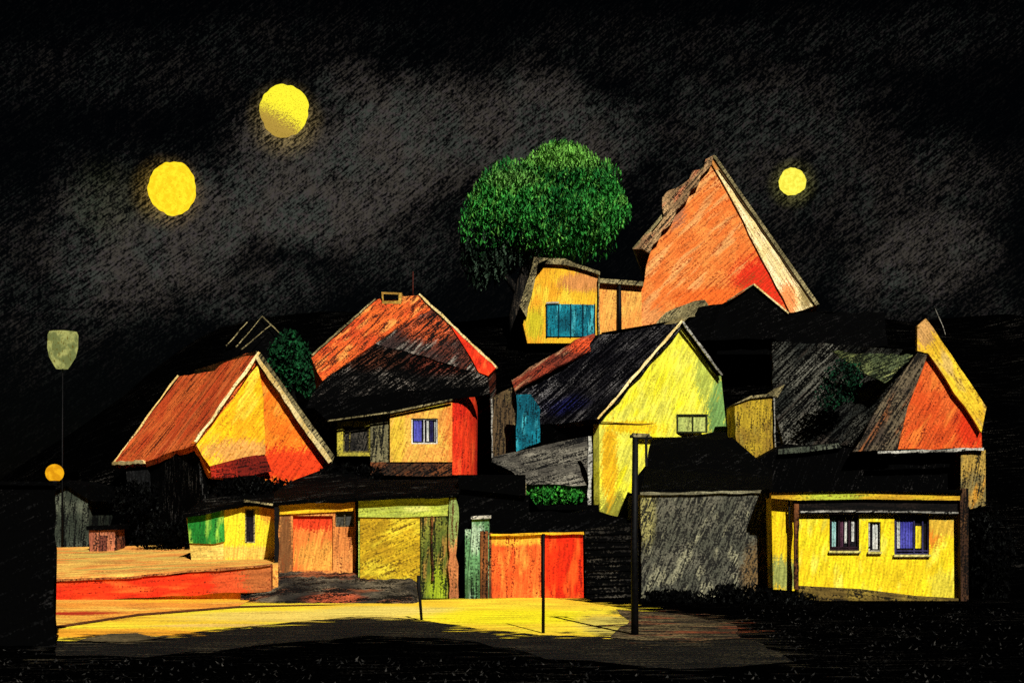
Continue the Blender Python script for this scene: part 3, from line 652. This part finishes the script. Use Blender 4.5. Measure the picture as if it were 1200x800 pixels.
window(t, *holes[2], 40, crayon('blue_frame', (60, 56, 96), (40, 36, 70), gap=.3, ang=88), m_pane, w=.05, bars_x=(1071, 1081), bars_y=(645,), strips=[(1051, 1055, 604, 642, m_white), (1055.2, 1070, 604, 642, m_blue), (1073, 1079.5, 616, 642, m_shed)])
bm = bmesh.new()
for h in holes: add_bar(bm, P(h[0]-1, h[3]+1.2, 39.97), P(h[2]+1, h[3]+1.2, 39.97), .06, .14)
link_mesh('window_sill', bm, crayon('sill_pale', (226, 214, 130), (200, 186, 90), gap=.3), t)
wall('plinth', [(936, 686), (1010, 690), (1075, 698), (1127, 701), (1127, 709), (936, 709)], 39.8, .19, crayon('olive_plinth', (150, 126, 50), (104, 84, 38), gap=.42, ang=-6, size=(.9, .4, .07), gapc=(30, 24, 14)), t)

# ------------------------------------------------------------------ middle: hip roofed house
HD = thing('hip_roofed_house', 'house with a big hipped orange roof, bent red corner and blue window', 'house', P(490, 560, 52))
def ry(py): return 52.0+(472-py)/126*5.0
def rp(l): return [P(x, y, ry(y)) for x, y in l]
m_dorange = crayon('orange_tiles', (232, 104, 40), (204, 74, 32), gap=.42, ang=52, size=(1.4, .6, .08), gapc=(70, 24, 12), third=(244, 150, 70))
m_dbrown = crayon('burnt_tiles', (130, 58, 36), (60, 44, 40), gap=.56, ang=48, size=(1.6, .6, .07), gapc=(10, 7, 6), blotch=.35, third=(150, 140, 126),
   stains_and_shading=[ps(505, 385, 55.5, (1.4, 4, .8), (196, 84, 40))])
m_dblack = crayon('burnt_slate', (140, 130, 118), (34, 32, 30), gap=.74, ang=40, size=(1.6, .6, .06), gapc=(3, 3, 3), spec=.02, stains_and_shading=[ps(440, 425, 55, (2.2, 3, .8), (110, 62, 42)), ps(520, 425, 54, (2.0, 3, .8), (120, 56, 40))])
prism('roof', rough_edge(rp([(365, 419), (440, 352), (450, 348), (491, 346), (506, 362), (470, 382), (440, 402), (400, 430), (378, 446)]), .5, .03, 2), (0, 5, -4.2), m_dorange, HD)
prism('roof_slope', rough_edge(rp([(506, 362.5), (492, 346.5), (581, 431), (572, 440), (470, 410), (440, 402.5), (470, 382.5)]), .5, .03, 3), (0, 5, -4.2), m_dbrown, HD)
prism('lower_slope', rough_edge(rp([(440, 403), (470, 410.5), (571, 440.5), (574, 462), (480, 470), (358, 478), (366, 462), (378, 446.5), (400, 430.5)]), .5, .03, 4), (0, 4, -2.6), m_dblack, HD)
prism('bargeboard', [p+Vector((0, -.1, .02)) for p in rp([(526, 379), (582, 431), (572, 441), (561, 437), (552, 420)])], (0, .1, -.04), m_red, HD)
bar('verge_trim', rp([(492, 345.5)])[0]+Vector((0, -.1, 0)), rp([(582, 431)])[0]+Vector((0, -.1, 0)), .09, m_cream, HD)
bar('verge_trim', rp([(366, 417)])[0]+Vector((0, -.1, 0)), rp([(440, 351)])[0]+Vector((0, -.1, 0)), .07, m_creamd, HD)
ch = wall('chimney', [(447, 342), (471, 343), (470, 356), (448, 356)], 56.6, .8, crayon('chimney_ochre', (200, 160, 70), (160, 120, 50), gap=.3, ang=10), HD)
wall('chimney_cap', [(449.5, 344.5), (467, 345), (467, 351), (450, 351)], 56.55, .06, m_black, ch)
tube('antenna', [P(484, 350, 57), P(484, 318, 57)], [.03, .02], crayon('rust_rod', (90, 40, 30), (60, 30, 24), gap=.4), HD, 6)
m_front = crayon('front_apricot', (250, 196, 80), (248, 166, 74), gap=.2, ang=70, gapc=(190, 110, 50), stains_and_shading=[ps(500, 474, 51.5, (1.3, 2, .22), (246, 220, 66)), ps(466, 510, 51.5, (.3, 2, 1.2), (240, 196, 60)), ps(548, 500, 51.5, (.9, 6, 4), (250, 140, 56))])
holed_wall('wall', 457, 468, 530, 541, 51.5, .25, [(482, 490, 513, 520)], m_front, HD)
wall('core', [(402, 480), (540, 472), (545, 556), (402, 556)], 52.3, 4, m_black, HD)
# rounded red corner
bm = bmesh.new(); top = []; bt = []
for i in range(9):
    a = i/8; px = 530+30*math.sin(a*math.pi/2); Y = 51.52+1.6*(1-math.cos(a*math.pi/2))
    top.append(bm.verts.new(P(px, 467-3*math.sin(a*3), Y))); bt.append(bm.verts.new(P(px-(1 if i > 4 else 0), 556+2*math.sin(a*2), Y)))
top.append(bm.verts.new(P(557, 468, 55))); bt.append(bm.verts.new(P(556, 556, 55)))
top.append(bm.verts.new(P(531, 468, 55))); bt.append(bm.verts.new(P(531, 556, 55)))
for i in range(10): bm.faces.new((top[i], top[i+1], bt[i+1], bt[i]))
bm.faces.new((top[0], top[-1], bt[-1], bt[0])); bm.faces.new(top); bm.faces.new(list(reversed(bt)))
link_mesh('corner_wall', bm, crayon('corner_red', (240, 62, 26), (218, 40, 20), gap=.22, ang=84, gapc=(140, 24, 12), third=(248, 90, 40)), HD)
wall('base_wall', [(434, 541.2), (531, 541.2), (531, 557), (500, 558), (434, 556)], 51.56, .3, crayon('charred_base', (130, 74, 40), (50, 38, 28), gap=.5, ang=30, gapc=(10, 8, 7)), HD)
window(HD, 482, 490, 513, 520, 51.5, m_white, m_pane, w=.05, bars_x=(497,), strips=[(485, 494, 493, 517, m_blue), (500, 502.5, 493, 517, m_white), (504, 507.5, 493, 517, crayon('navy_cloth', (40, 38, 84), (30, 28, 60), gap=.3)), (509, 510.5, 494, 517, m_white)])
m_lime2 = crayon('side_lime', (196, 178, 60), (160, 150, 60), gap=.3, ang=80, gapc=(70, 64, 30))
holed_wall('side_wall', 395, 493, 434, 534, 51.8, .3, [(402, 499, 433, 530)], m_lime2, HD)
wall('side_wall', [(434, 490), (457, 484), (457, 541), (434, 545)], 51.75, .3, crayon('grey_side', (128, 120, 84), (84, 80, 60), gap=.45, ang=86, gapc=(20, 20, 16)), HD)
window(HD, 402, 499, 433, 530, 51.8, crayon('olive_frame', (150, 134, 60), (100, 92, 50), gap=.4, ang=88, gapc=(30, 26, 16)), crayon('smoky_pane', (76, 70, 60), (30, 28, 26), gap=.5, ang=70, gapc=(8, 8, 8)), w=.05, bars_x=(410,))
wall('fascia', [(384, 493), (457, 483), (530, 467.5), (562, 464), (572, 452), (470, 458), (362, 472)], 51.36, .12, m_black, HD)
bm = bmesh.new(); add_bar(bm, P(384, 493, 51.3), P(457, 483, 51.3), .05); add_bar(bm, P(457.5, 483, 51.3), P(530, 468, 51.3), .06)
link_mesh('eave_trim', bm, m_creamd, HD)

# small dark house with pale roof battens behind
t = thing('dark_house', 'unlit black house whose roof shows only thin pale batten lines', 'house', P(300, 440, 62))
prism('roof', [P(262, 410, 60), P(292, 376, 63), P(308, 372, 62.5), P(330, 396, 61.5), P(345, 430, 60), P(262, 440, 60)], (0, 4, -2), m_black, t)
for a, b in (((265, 407), (290, 379)), ((277, 408), (308, 372)), ((283, 411), (317, 383)), ((308, 372), (327, 391))):
    bar('batten', P(a[0], a[1], 59.9+(410-a[1])*.06)+Vector((0, -.05, .05)), P(b[0], b[1], 59.9+(410-b[1])*.06)+Vector((0, -.05, .05)), .045, m_creamd, t)
wall('wall', [(268, 412), (340, 412), (340, 470), (268, 470)], 61, 3, m_black, t)

# ------------------------------------------------------------------ centre yellow gable
HH = thing('gabled_house', 'tall lemon yellow gable with a long black roof, behind the thick pole', 'house', P(760, 612, 49))
m_lemon = crayon('lemon_render', (250, 240, 62), (238, 230, 84), gap=.14, ang=66, size=(.8, .5, .09), gapc=(196, 180, 50), third=(255, 240, 40),
   stains_and_shading=[ps(842, 480, 50.8, (.55, 3, 1.7), (120, 160, 84)), ps(826, 440, 50.6, (.45, 3, 1.0), (190, 200, 80)), ps(722, 604, 48.4, (.8, 3, .9), (150, 146, 50)), ps(714, 540, 48.3, (.3, 2, 1.6), (250, 190, 30)), ps(745, 500, 48.6, (1.4, 2, .25), (250, 206, 30))])  # green right edge and dull trunk foot are shading painted into the lemon
ax = Vector((-2.6, 3.7, 0))
gp = [P(702, 491, 48), P(799, 380, 50), P(845, 441, 51), P(852, 509, 51), P(790, 512, 49.7), P(742, 512, 48.8), P(742, 620, 48.8), P(703, 620, 48)]
prism('wall', gp, ax*.07, m_lemon, HH)
prism('core', [P(715, 492, 48.7), P(799, 386, 50.3), P(838, 441, 51.3), P(845, 560, 51.3), P(712, 612, 48.7)], (-.8, 2.0, 0), m_black, HH)
m_hroof = m_slateb
roofpts = [P(799, 375, 49.7), P(697, 393, 53.9), P(600, 448, 53.6), P(604, 461, 52.4), P(633, 498, 51.4), P(700, 491, 47.7)]
prism('roof', rough_edge(roofpts, .6, .03, 5), (.05, .1, -.16), m_hroof, HH)
prism('red_tiles', rough_edge([p+Vector((-.02, -.08, .07)) for p in (P(697, 393, 53.9), P(675, 400, 53.8), P(600, 448, 53.5), P(604, 460, 52.5), P(630, 445, 52.7), P(679, 419, 53.0), P(700, 411, 53.0))], .4, .03, 6), (0, .06, -.05), crayon('red_tiles_mixed', (170, 66, 40), (120, 50, 34), gap=.44, ang=42, size=(1.3, .6, .06), gapc=(40, 16, 12), third=(190, 140, 100), stains_and_shading=[ps(682, 405, 53.5, (.7, 2, .4), (232, 84, 40))]), HH)
prism('roof_slope', [P(799, 374, 49.65), P(803, 379, 49.7), P(847, 437, 50.7), P(845, 440, 50.7), P(799, 377, 49.75)], ax, m_black, HH)
bar('bargeboard', P(799, 376, 49.6), P(700, 491, 47.6), .09, m_cream, HH, .1)
bar('bargeboard', P(800, 377, 49.6), P(846, 439, 50.6), .08, m_line, HH, .1)
prism('ridge_cap', [P(778, 380, 50.4), P(790, 374, 50), P(799, 372, 49.6), P(803, 376, 49.6), P(796, 379, 49.7)], (0, .25, 0), crayon('ridge_cream', (200, 180, 120), (160, 140, 90), gap=.3), HH)
bm = bmesh.new(); frame_bm(bm, 793, 485, 829, 507, 49.75, .05, .06, (812,))
f = link_mesh('window', bm, crayon('lime_frame', (60, 66, 34), (40, 44, 26), gap=.3), HH)
wall('pane', [(794, 486), (828, 486), (828, 506), (794, 506)], 49.79, .3, crayon('lime_pane', (196, 204, 110), (170, 184, 96), gap=.24, ang=80), f)
bm = bmesh.new(); add_bar(bm, P(704, 494, 47.95), P(750, 497, 48.95), .03); add_bar(bm, P(750.4, 497, 48.95), P(790, 494.5, 49.8), .03)
link_mesh('string_course', bm, crayon('thin_brown', (150, 110, 30), (110, 80, 24), gap=.3), HH)
prism('end_wall', rough_edge([P(576, 466, 52.9), P(602, 453, 53.1), P(604, 461, 52.9), P(605, 530, 52.5), P(577, 537, 52.4)], .4, .02, 2), (0, 1.8, 0), crayon('umber_boards', (126, 108, 66), (84, 66, 42), gap=.46, ang=86, size=(.8, .4, .07), gapc=(26, 20, 14)), HH)
prism('door', rough_edge([P(605, 462, 51.2), P(622, 462, 51.1), P(633, 478, 50.9), P(633, 518, 50.8), P(605, 529, 51.0)], .4, .02, 3), (0, .3, 0), m_teal, HH)
prism('low_wall', [P(633, 497, 51.3), P(702, 490, 48.1), P(703, 530, 48.1), P(633, 530, 51.3)], (.3, .8, 0), m_black, HH)
bar('corner_trim', P(576, 466, 52.35), P(577, 536, 52.3), .06, m_line, HH)
# grey lean-to roof with post, hedge below
t = thing('lean_to', 'grey slatted lean-to roof on a pale post left of the lemon gable', 'lean-to', P(650, 600, 47))
m_gslat = crayon('grey_slats', (128, 122, 106), (70, 66, 58), gap=.46, ang=16, size=(1.5, .5, .08), gapc=(14, 13, 12))
prism('roof', rough_edge([P(576, 541, 46.6), P(577, 535, 47.6), P(640, 521, 48.0), P(688, 511, 48.0), P(690, 568, 46.2), P(616, 568, 46.2), P(600, 552, 46.5)], .5, .03, 3), (0, .25, -.18), m_gslat, t)
bar('post', P(691, 511, 46.1), P(691, 600, 46.1), .13, m_line, t)
bar('post', P(615, 566, 46.1), P(615, 604, 46.1), .09, m_creamd, t)
wall('back_wall', [(577, 540), (690, 560), (690, 625), (577, 625)], 47.2, .8, m_black, t)
HG = leaf_obj('hedge', [(P(650, 580, 46.4), (1.0, .35, .36), 900), (P(632, 582, 46.4), (.45, .3, .3), 250), (P(670, 581, 46.4), (.42, .3, .3), 250)], .12, crayon('hedge_leaf', (70, 160, 50), (34, 110, 34), gap=.36, gapc=(6, 40, 10), blotch=2.0, k=1.0), None, 3)
settle(HG, P(650, 592, 46.4)); tag(HG, 'clipped bright green hedge under the grey lean-to roof', 'hedge')
t = thing('retaining_wall', 'plain black retaining wall carrying the green hedge', 'wall', P(650, 625, 45.8))
wall('wall', [(596, 591), (702, 591), (702, 640), (596, 640)], 45.9, 1.6, m_black, t)

# ------------------------------------------------------------------ upper yellow cottage + great orange gable
HE = thing('cottage', 'small yellow hilltop cottage with a teal shutter, under the big tree', 'cottage', P(680, 396, 66))
m_ey = crayon('cottage_yellow', (250, 194, 44), (246, 172, 40), gap=.24, ang=84, gapc=(190, 120, 40), third=(252, 214, 60), stains_and_shading=[ps(683, 330, 66, (1.2, 2, .5), (226, 150, 80)), ps(626, 380, 66, (.5, 3, .8), (214, 196, 40))])
wall('wall', [(629, 309), (660, 311), (701, 322), (702, 402), (618, 402), (613, 380)], 66, 5, m_ey, HE)
wall('annex_wall', [(702, 330), (752, 334), (752, 402), (702, 402)], 66.1, 4, crayon('annex_apricot', (250, 184, 84), (246, 156, 70), gap=.22, ang=80, gapc=(190, 110, 56)), HE)
prism('roof', rough_edge([P(626, 301, 65.8), P(662, 303, 65.8), P(703, 318, 65.8), P(703, 322, 65.8), P(660, 310, 65.8), P(630, 309, 65.8), P(617, 372, 65.8), P(609, 358, 65.8)], .5, .03, 4), (0, 5.4, 0), m_creamd, HE)
prism('annex_roof', [P(701, 326, 65.8), P(730, 328, 65.8), P(754, 330, 65.8), P(754, 335, 65.8), P(701, 331, 65.8)], (0, 4.6, 0), m_creamd, HE)
sh = wall('shutter', [(641, 356), (697, 357), (697, 394), (641, 394)], 65.93, .08, m_teal, HE)
bm = bmesh.new()
for x in (641, 655, 669, 683, 697): add_bar(bm, P(x, 356, 65.9), P(x, 394, 65.9), .05)
link_mesh('batten', bm, crayon('dark_teal', (10, 60, 80), (6, 44, 60), gap=.3), sh)
bar('lintel', P(640, 355, 65.88), P(655, 354.5, 65.88), .08, m_line, HE)
bar('corner_post', P(702, 324, 65.85), P(702, 400, 65.85), .07, m_creamd, HE)
t = thing('pole', 'black pole standing against the hilltop cottage annex', 'pole', P(726, 402, 65.95))
tube('shaft', [P(726, 404, 65.95), P(726, 328, 65.95)], [.11, .08], m_iron, t, 8)

HF = thing('gabled_house', 'tallest house, a steep orange gable with broad cream boards, on the hilltop', 'house', P(845, 400, 66.5))
m_bigor = crayon('great_orange', (250, 144, 66), (244, 122, 50), gap=.26, ang=42, size=(1.4, .6, .09), gapc=(176, 76, 30), third=(250, 170, 96),
   stains_and_shading=[ps(896, 332, 66.2, (1.7, 3, 1.5), (232, 50, 24)), ps(840, 350, 66.2, (2.2, 3, .6), (250, 112, 40)), ps(790, 250, 66.2, (.6, 3, .8), (190, 120, 80)), ps(750, 375, 66.2, (1.3, 3, 1.0), (246, 160, 88))])
prism('wall', rough_edge([P(833, 192, 66.2), P(846, 212, 66.2), P(926, 366, 66.2), P(926, 410, 66.2), P(744, 410, 66.2), P(750, 345, 66.2), P(762, 296, 66.2), P(788, 256, 66.2)], .6, .03, 3), (1.2, 7.5, 0), m_bigor, HF)
m_cr2 = crayon('broad_cream', (255, 232, 176), (248, 214, 140), gap=.3, ang=-58, size=(1.6, .5, .06), gapc=(150, 116, 66), k=1.0, third=(220, 196, 130), stains_and_shading=[ps(948, 340, 65.8, (.5, 2, 1.0), (150, 130, 80)), ps(924, 352, 65.8, (.5, 2, 1.0), (250, 150, 84)), ps(836, 190, 65.8, (.5, 2, .4), (200, 130, 60))])
prism('bargeboard', rough_edge([P(836, 182, 66.1), P(857, 212, 66.1), P(896, 269, 66.1), P(957, 357, 66.1), P(926, 367, 66.1), P(886, 290, 66.1), P(846, 212, 66.1), P(834, 192, 66.1)], .6, .03, 5), (.0, .08, 0), m_cr2, HF)
prism('roof_slope', [P(837, 181, 66.0), P(840, 184, 66.0), P(960, 356, 66.0), P(956, 358, 66.0), P(836, 184, 66.0)], (1.2, 7.8, 0), m_creamd, HF)
prism('bargeboard', rough_edge([P(836, 182, 65.85), P(834, 193, 65.85), P(790, 256, 65.85), P(762, 297, 65.85), P(742, 292, 65.85), P(778, 254, 65.85), P(776, 232, 65.85), P(800, 216, 65.85)], .35, .09, 7), (0, .3, 0), crayon('ragged_thatch', (206, 164, 112), (140, 108, 74), gap=.42, ang=50, size=(1.2, .4, .06), gapc=(34, 24, 16), third=(200, 120, 80)), HF)
prism('roof_slope', [P(836, 181.5, 66.0), P(836, 185, 66.0), P(744, 294, 66.0), P(741, 291, 66.0)], (1.2, 7.8, 0), m_creamd, HF)
bar('ridge_line', P(843, 199, 66.07), P(951, 353, 66.07), .05, crayon('sepia_line', (90, 66, 34), (60, 44, 24), gap=.3), HF)

HGd = thing('dark_house', 'black roofed house whose small gable notches into the great orange gable', 'house', P(885, 420, 61))
prism('wall', [P(883, 336, 61), P(925, 369, 61), P(925, 415, 61), P(840, 415, 61), P(840, 362, 61)], (0, 4, 0), m_black, HGd)
prism('roof', rough_edge([P(883, 333, 60.8), P(925, 366, 60.8), P(1036, 366, 63.5), P(1040, 405, 60.5), P(930, 412, 60.5), P(905, 396, 60.5), P(800, 398, 60.5), P(812, 362, 62), P(846, 356, 61)], .5, .04, 3), (.3, 3.5, -.6), m_black, HGd)
bm = bmesh.new(); add_bar(bm, P(883, 333, 60.7), P(924, 367, 60.7), .07, .12); link_mesh('bargeboard', bm, m_cream, HGd)
bm = bmesh.new(); add_bar(bm, P(883, 333, 60.7), P(852, 353, 60.7), .05, .12); link_mesh('bargeboard', bm, m_creamd, HGd)
# grey olive shoulder roof between
prism('low_roof', rough_edge([P(768, 380, 61.5), P(780, 366, 62), P(826, 351, 62.2), P(832, 360, 61.8), P(800, 378, 61)], .4, .06, 5), (0, 1, -.4), m_creamd, HGd)

# ------------------------------------------------------------------ right side
t = thing('ochre_outhouse', 'narrow ochre outhouse with an upturned roof corner, between dark roofs', 'outhouse', P(886, 552, 48))
rwall('wall', [(861, 474), (880, 465), (905, 463), (909, 528), (892, 548), (877, 552), (864, 546)], 48, 1.8, crayon('ochre_boards', (196, 164, 44), (150, 118, 40), gap=.34, ang=87, size=(.8, .4, .08), gapc=(60, 44, 16), third=(170, 150, 60)), t, .02)
prism('roof', [P(859, 474, 47.9), P(880, 463.5, 47.9), P(904, 461, 47.9), P(920, 450, 47.9), P(911, 466, 47.9), P(905, 464, 47.9), P(880, 466.5, 47.9)], (0, 2.1, 0), m_creamd, t)
bar('corner_trim', P(907, 466, 47.9), P(909, 527, 47.9), .05, m_line, t)

HR = thing('gabled_house', 'right hand house with red orange gable, one yellow board and black roof', 'house', P(1090, 575, 46))
m_rg = crayon('gable_vermilion', (238, 108, 44), (220, 82, 30), gap=.3, ang=62, size=(.8, .5, .08), gapc=(136, 40, 16), third=(250, 130, 50), stains_and_shading=[ps(1140, 500, 46, (.6, 2, .8), (226, 56, 20))])
prism('wall', rough_edge([P(1088, 416, 46), P(1150, 506, 46), P(1151, 526, 46), P(1052, 526, 46), P(1062, 480, 46)], .5, .02, 3), (-2.2, 5, 0), m_rg, HR)
m_rb = crayon('yellow_board', (250, 208, 50), (236, 184, 44), gap=.24, ang=-56, size=(.9, .4, .07), gapc=(150, 110, 30), third=(214, 176, 90), stains_and_shading=[ps(1082, 388, 45.8, (.45, 2, .6), (214, 160, 90))])
prism('bargeboard', rough_edge([P(1075, 382, 45.8), P(1085, 373, 45.8), P(1093, 383, 45.8), P(1156, 477, 45.8), P(1150, 507, 45.8), P(1088, 414, 45.8), P(1075, 411, 45.8)], .5, .02, 3), (0, .18, 0), m_rb, HR)
m_rr = crayon('hatched_slate', (112, 110, 98), (46, 48, 44), gap=.6, ang=44, size=(1.4, .6, .06), gapc=(4, 4, 4), spec=.02, third=(70, 62, 54), blotch=.6)
prism('roof', rough_edge([P(1076, 411, 46.1), P(985, 404, 50.5), P(905, 400, 52.5), P(905, 470, 50.2), P(918, 520, 48.6), P(987, 521, 47.5), P(1030, 531, 46.0), P(1052, 527, 45.95), P(1062, 480, 45.95)], .6, .03, 3), (0, .2, -.2), m_rr, HR)
prism('moss_patch', rough_edge([P(975, 411, 48.9), P(1010, 414, 47.6), P(1070, 416, 46.0), P(1037, 449, 46.3), P(1022, 442, 46.9), P(1004, 430, 47.6)], .25, .06, 6), (0, .04, -.02), crayon('pale_moss', (140, 150, 92), (92, 104, 70), gap=.54, ang=24, size=(.8, .5, .06), gapc=(26, 32, 20), third=(190, 196, 120)), HR)
prism('gable_board', rough_edge([P(1077, 411, 45.85), P(1087, 415, 45.85), P(1064, 476, 45.85), P(1052, 527, 45.85), P(1000, 529, 45.85), P(1030, 475, 45.85)], .5, .02, 6), (0, .15, 0), crayon('grey_rake', (112, 98, 74), (76, 64, 52), gap=.48, ang=58, size=(1.2, .5, .06), gapc=(22, 18, 14), third=(150, 90, 50)), HR)
wall('side_wall', [(918, 521), (1126, 531), (1126, 580), (862, 580), (862, 552)], 46.6, 3.5, crayon('black_wall', (60, 57, 54), (14, 14, 14), gap=.84, ang=70, gapc=(2, 2, 2), spec=.02), HR)
bar('eave_trim', P(1028, 530, 45.8), P(1152, 526, 45.8), .10, m_line, HR, .15)
prism('ledge', [P(912, 526, 46.6), P(982, 519, 46.6), P(986, 524, 46.4), P(940, 530, 46.4), P(912, 532, 46.4)], (0, .3, -.1), m_dkgreen, HR)
wall('corner_wall', [(1126, 530), (1155, 527), (1155, 592), (1137, 596), (1126, 580)], 45.9, 3.5, crayon('corner_ochre', (186, 150, 66), (120, 110, 72), gap=.4, ang=80, gapc=(36, 30, 18), third=(214, 150, 50)), HR)
bar('lightning_rod', P(1096, 362, 46), P(1108, 392, 46.2), .02, m_line, HR)
ivy = leaf_obj('ivy', [(P(986, 448, 46.9), (.62, .2, .8), 700), (P(972, 465, 46.9), (.5, .2, .45), 300), (P(1000, 440, 46.6), (.4, .15, .5), 250)], .12, crayon('ivy_leaf', (26, 92, 52), (10, 44, 26), gap=.5, gapc=(3, 12, 8), blotch=1.5), None, 9)
settle(ivy, P(985, 485, 46.9)); tag(ivy, 'dark green ivy spreading over the hatched black roof at right', 'ivy')
# lower black roof above the bungalow
t = thing('dark_shed', 'black shed roof pressed between grey storehouse and lemon gable', 'shed', P(806, 560, 47.5))
rwall('wall', [(780, 525), (856, 520), (862, 580), (780, 580)], 47.2, 2, m_black, t, .03)
prism('roof', rough_edge([P(776, 530, 46.8), P(782, 512, 48.4), P(850, 506, 48.4), P(857, 519, 47.0), P(805, 524, 46.8)], .4, .03, 4), (0, .1, -.15), m_slateh, t)

# ------------------------------------------------------------------ trees and shrubs
T = thing('tree', 'broad green tree crown over the yellow hilltop cottage', 'tree', P(606, 400, 70))
bm = bmesh.new()
add_tube(bm, [P(606, 415, 70), P(604, 370, 70), P(612, 330, 70), P(622, 290, 70.3)], [.42, .34, .28, .18], 9)
add_tube(bm, [P(608, 345, 70), P(590, 320, 70), P(572, 285, 69.6)], [.2, .15, .07], 7)
add_tube(bm, [P(613, 325, 70), P(650, 290, 70.4), P(690, 250, 70.6)], [.2, .15, .06], 7)
add_tube(bm, [P(620, 300, 70), P(640, 250, 70), P(650, 205, 70)], [.16, .1, .05], 7)
link_mesh('trunk', bm, crayon('bark', (70, 60, 48), (34, 30, 26), gap=.66, ang=86, gapc=(4, 4, 3)), T, True)
def blob(px, py, rx, rz, n, Y=70, d=None): return (P(px, py, Y), (rx/F*Y, d or rx/F*Y*.8, rz/F*Y), n)
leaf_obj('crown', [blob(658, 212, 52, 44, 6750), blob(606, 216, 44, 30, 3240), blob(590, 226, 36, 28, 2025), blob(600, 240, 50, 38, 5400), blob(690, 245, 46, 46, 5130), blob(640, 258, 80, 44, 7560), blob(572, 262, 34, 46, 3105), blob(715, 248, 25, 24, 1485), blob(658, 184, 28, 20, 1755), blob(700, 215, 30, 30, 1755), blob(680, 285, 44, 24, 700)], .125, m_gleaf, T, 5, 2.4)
leaf_obj('hanging_foliage', [blob(562, 292, 22, 48, 1300), blob(585, 290, 28, 40, 1100), blob(620, 290, 30, 30, 450)], .2, crayon('grey_leaf', (70, 92, 70), (20, 44, 26), gap=.55, gapc=(3, 10, 5)), T, 8, 2.8)
T = thing('tree', 'small deep green tree between the left gable and the hipped roof', 'tree', P(345, 470, 57))
bm = bmesh.new(); add_tube(bm, [P(345, 480, 57), P(343, 440, 57), P(342, 410, 57)], [.15, .12, .06], 7); link_mesh('trunk', bm, MATS['bark'], T, True)
leaf_obj('crown', [blob(340, 412, 22, 25, 1300, 57), blob(350, 435, 22, 26, 1200, 57), blob(330, 418, 18, 20, 500, 57), blob(362, 452, 12, 14, 300, 57)], .2, m_gleafd, T, 2)
for i, (px, py, Y, rx, rz, n, lab) in enumerate([
    (790, 702, 39.6, 42, 12, 700, 'black shrub at the left foot of the grey storehouse'),
    (870, 704, 39.2, 52, 20, 1100, 'black rounded shrub between grey storehouse and yellow house'),
    (925, 708, 38.8, 40, 14, 700, 'black shrub under the yellow pillar'),
    (1160, 650, 41, 30, 60, 1200, 'tall black shrub at the right end of the yellow house'),
    (560, 595, 43.2, 26, 26, 700, 'black shrub on the storehouse roof edge'),
    (300, 572, 46.5, 55, 14, 900, 'black creeper below the half yellow gable'),
    (410, 556, 47.5, 40, 14, 700, 'black shrub under the dim side window'),
    (205, 628, 48.4, 50, 22, 1000, 'black bush behind the green panelled shed end'),
    (160, 588, 50.5, 30, 26, 1000, 'black bush left of the green panelled shed, under the eave')]):
    base = P(px, py+rz, Y)
    leafy('shrub', lab, 'shrub', [blob(px, py, rx, rz, n, Y, .8), blob(px-rx*.3, py-rz*.2, rx*.5, rz*.8, n//3, Y, .6)], .16, m_dleaf, base, 10+i, 'black shrubs around the houses')

# dark tufts across the foreground
bm = bmesh.new(); rnd = random.Random(11)
for i in range(4200):
    Y = rnd.uniform(17, 38); x = rnd.uniform(-.42, .42)*Y
    px = 600+x*F/Y; py = 600+CAMZ*F/Y
    lim = 772 if px < 700 else (790 if px < 870 else 712)
    if py < lim and px > 60: continue
    h = rnd.uniform(.015, .06); a = rnd.uniform(0, 6.28); w_ = rnd.uniform(.01, .03)
    b = Vector((x, Y, 0)); s = Vector((math.cos(a)*w_, math.sin(a)*w_, 0)); tip = b+Vector((rnd.uniform(-.06, .06), rnd.uniform(-.05, .05), h))
    bm.faces.new([bm.verts.new(b-s), bm.verts.new(b+s), bm.verts.new(tip)])
me = bpy.data.meshes.new('grass'); bm.to_mesh(me); bm.free(); me.materials.append(crayon('dry_grass', (60, 57, 52), (36, 35, 32), gap=.5, gapc=(8, 8, 8), blotch=2))
o = bpy.data.objects.new('grass', me); C.objects.link(o); tag(o, 'sparse dark grass tufts on the black foreground', 'grass', kind='stuff')
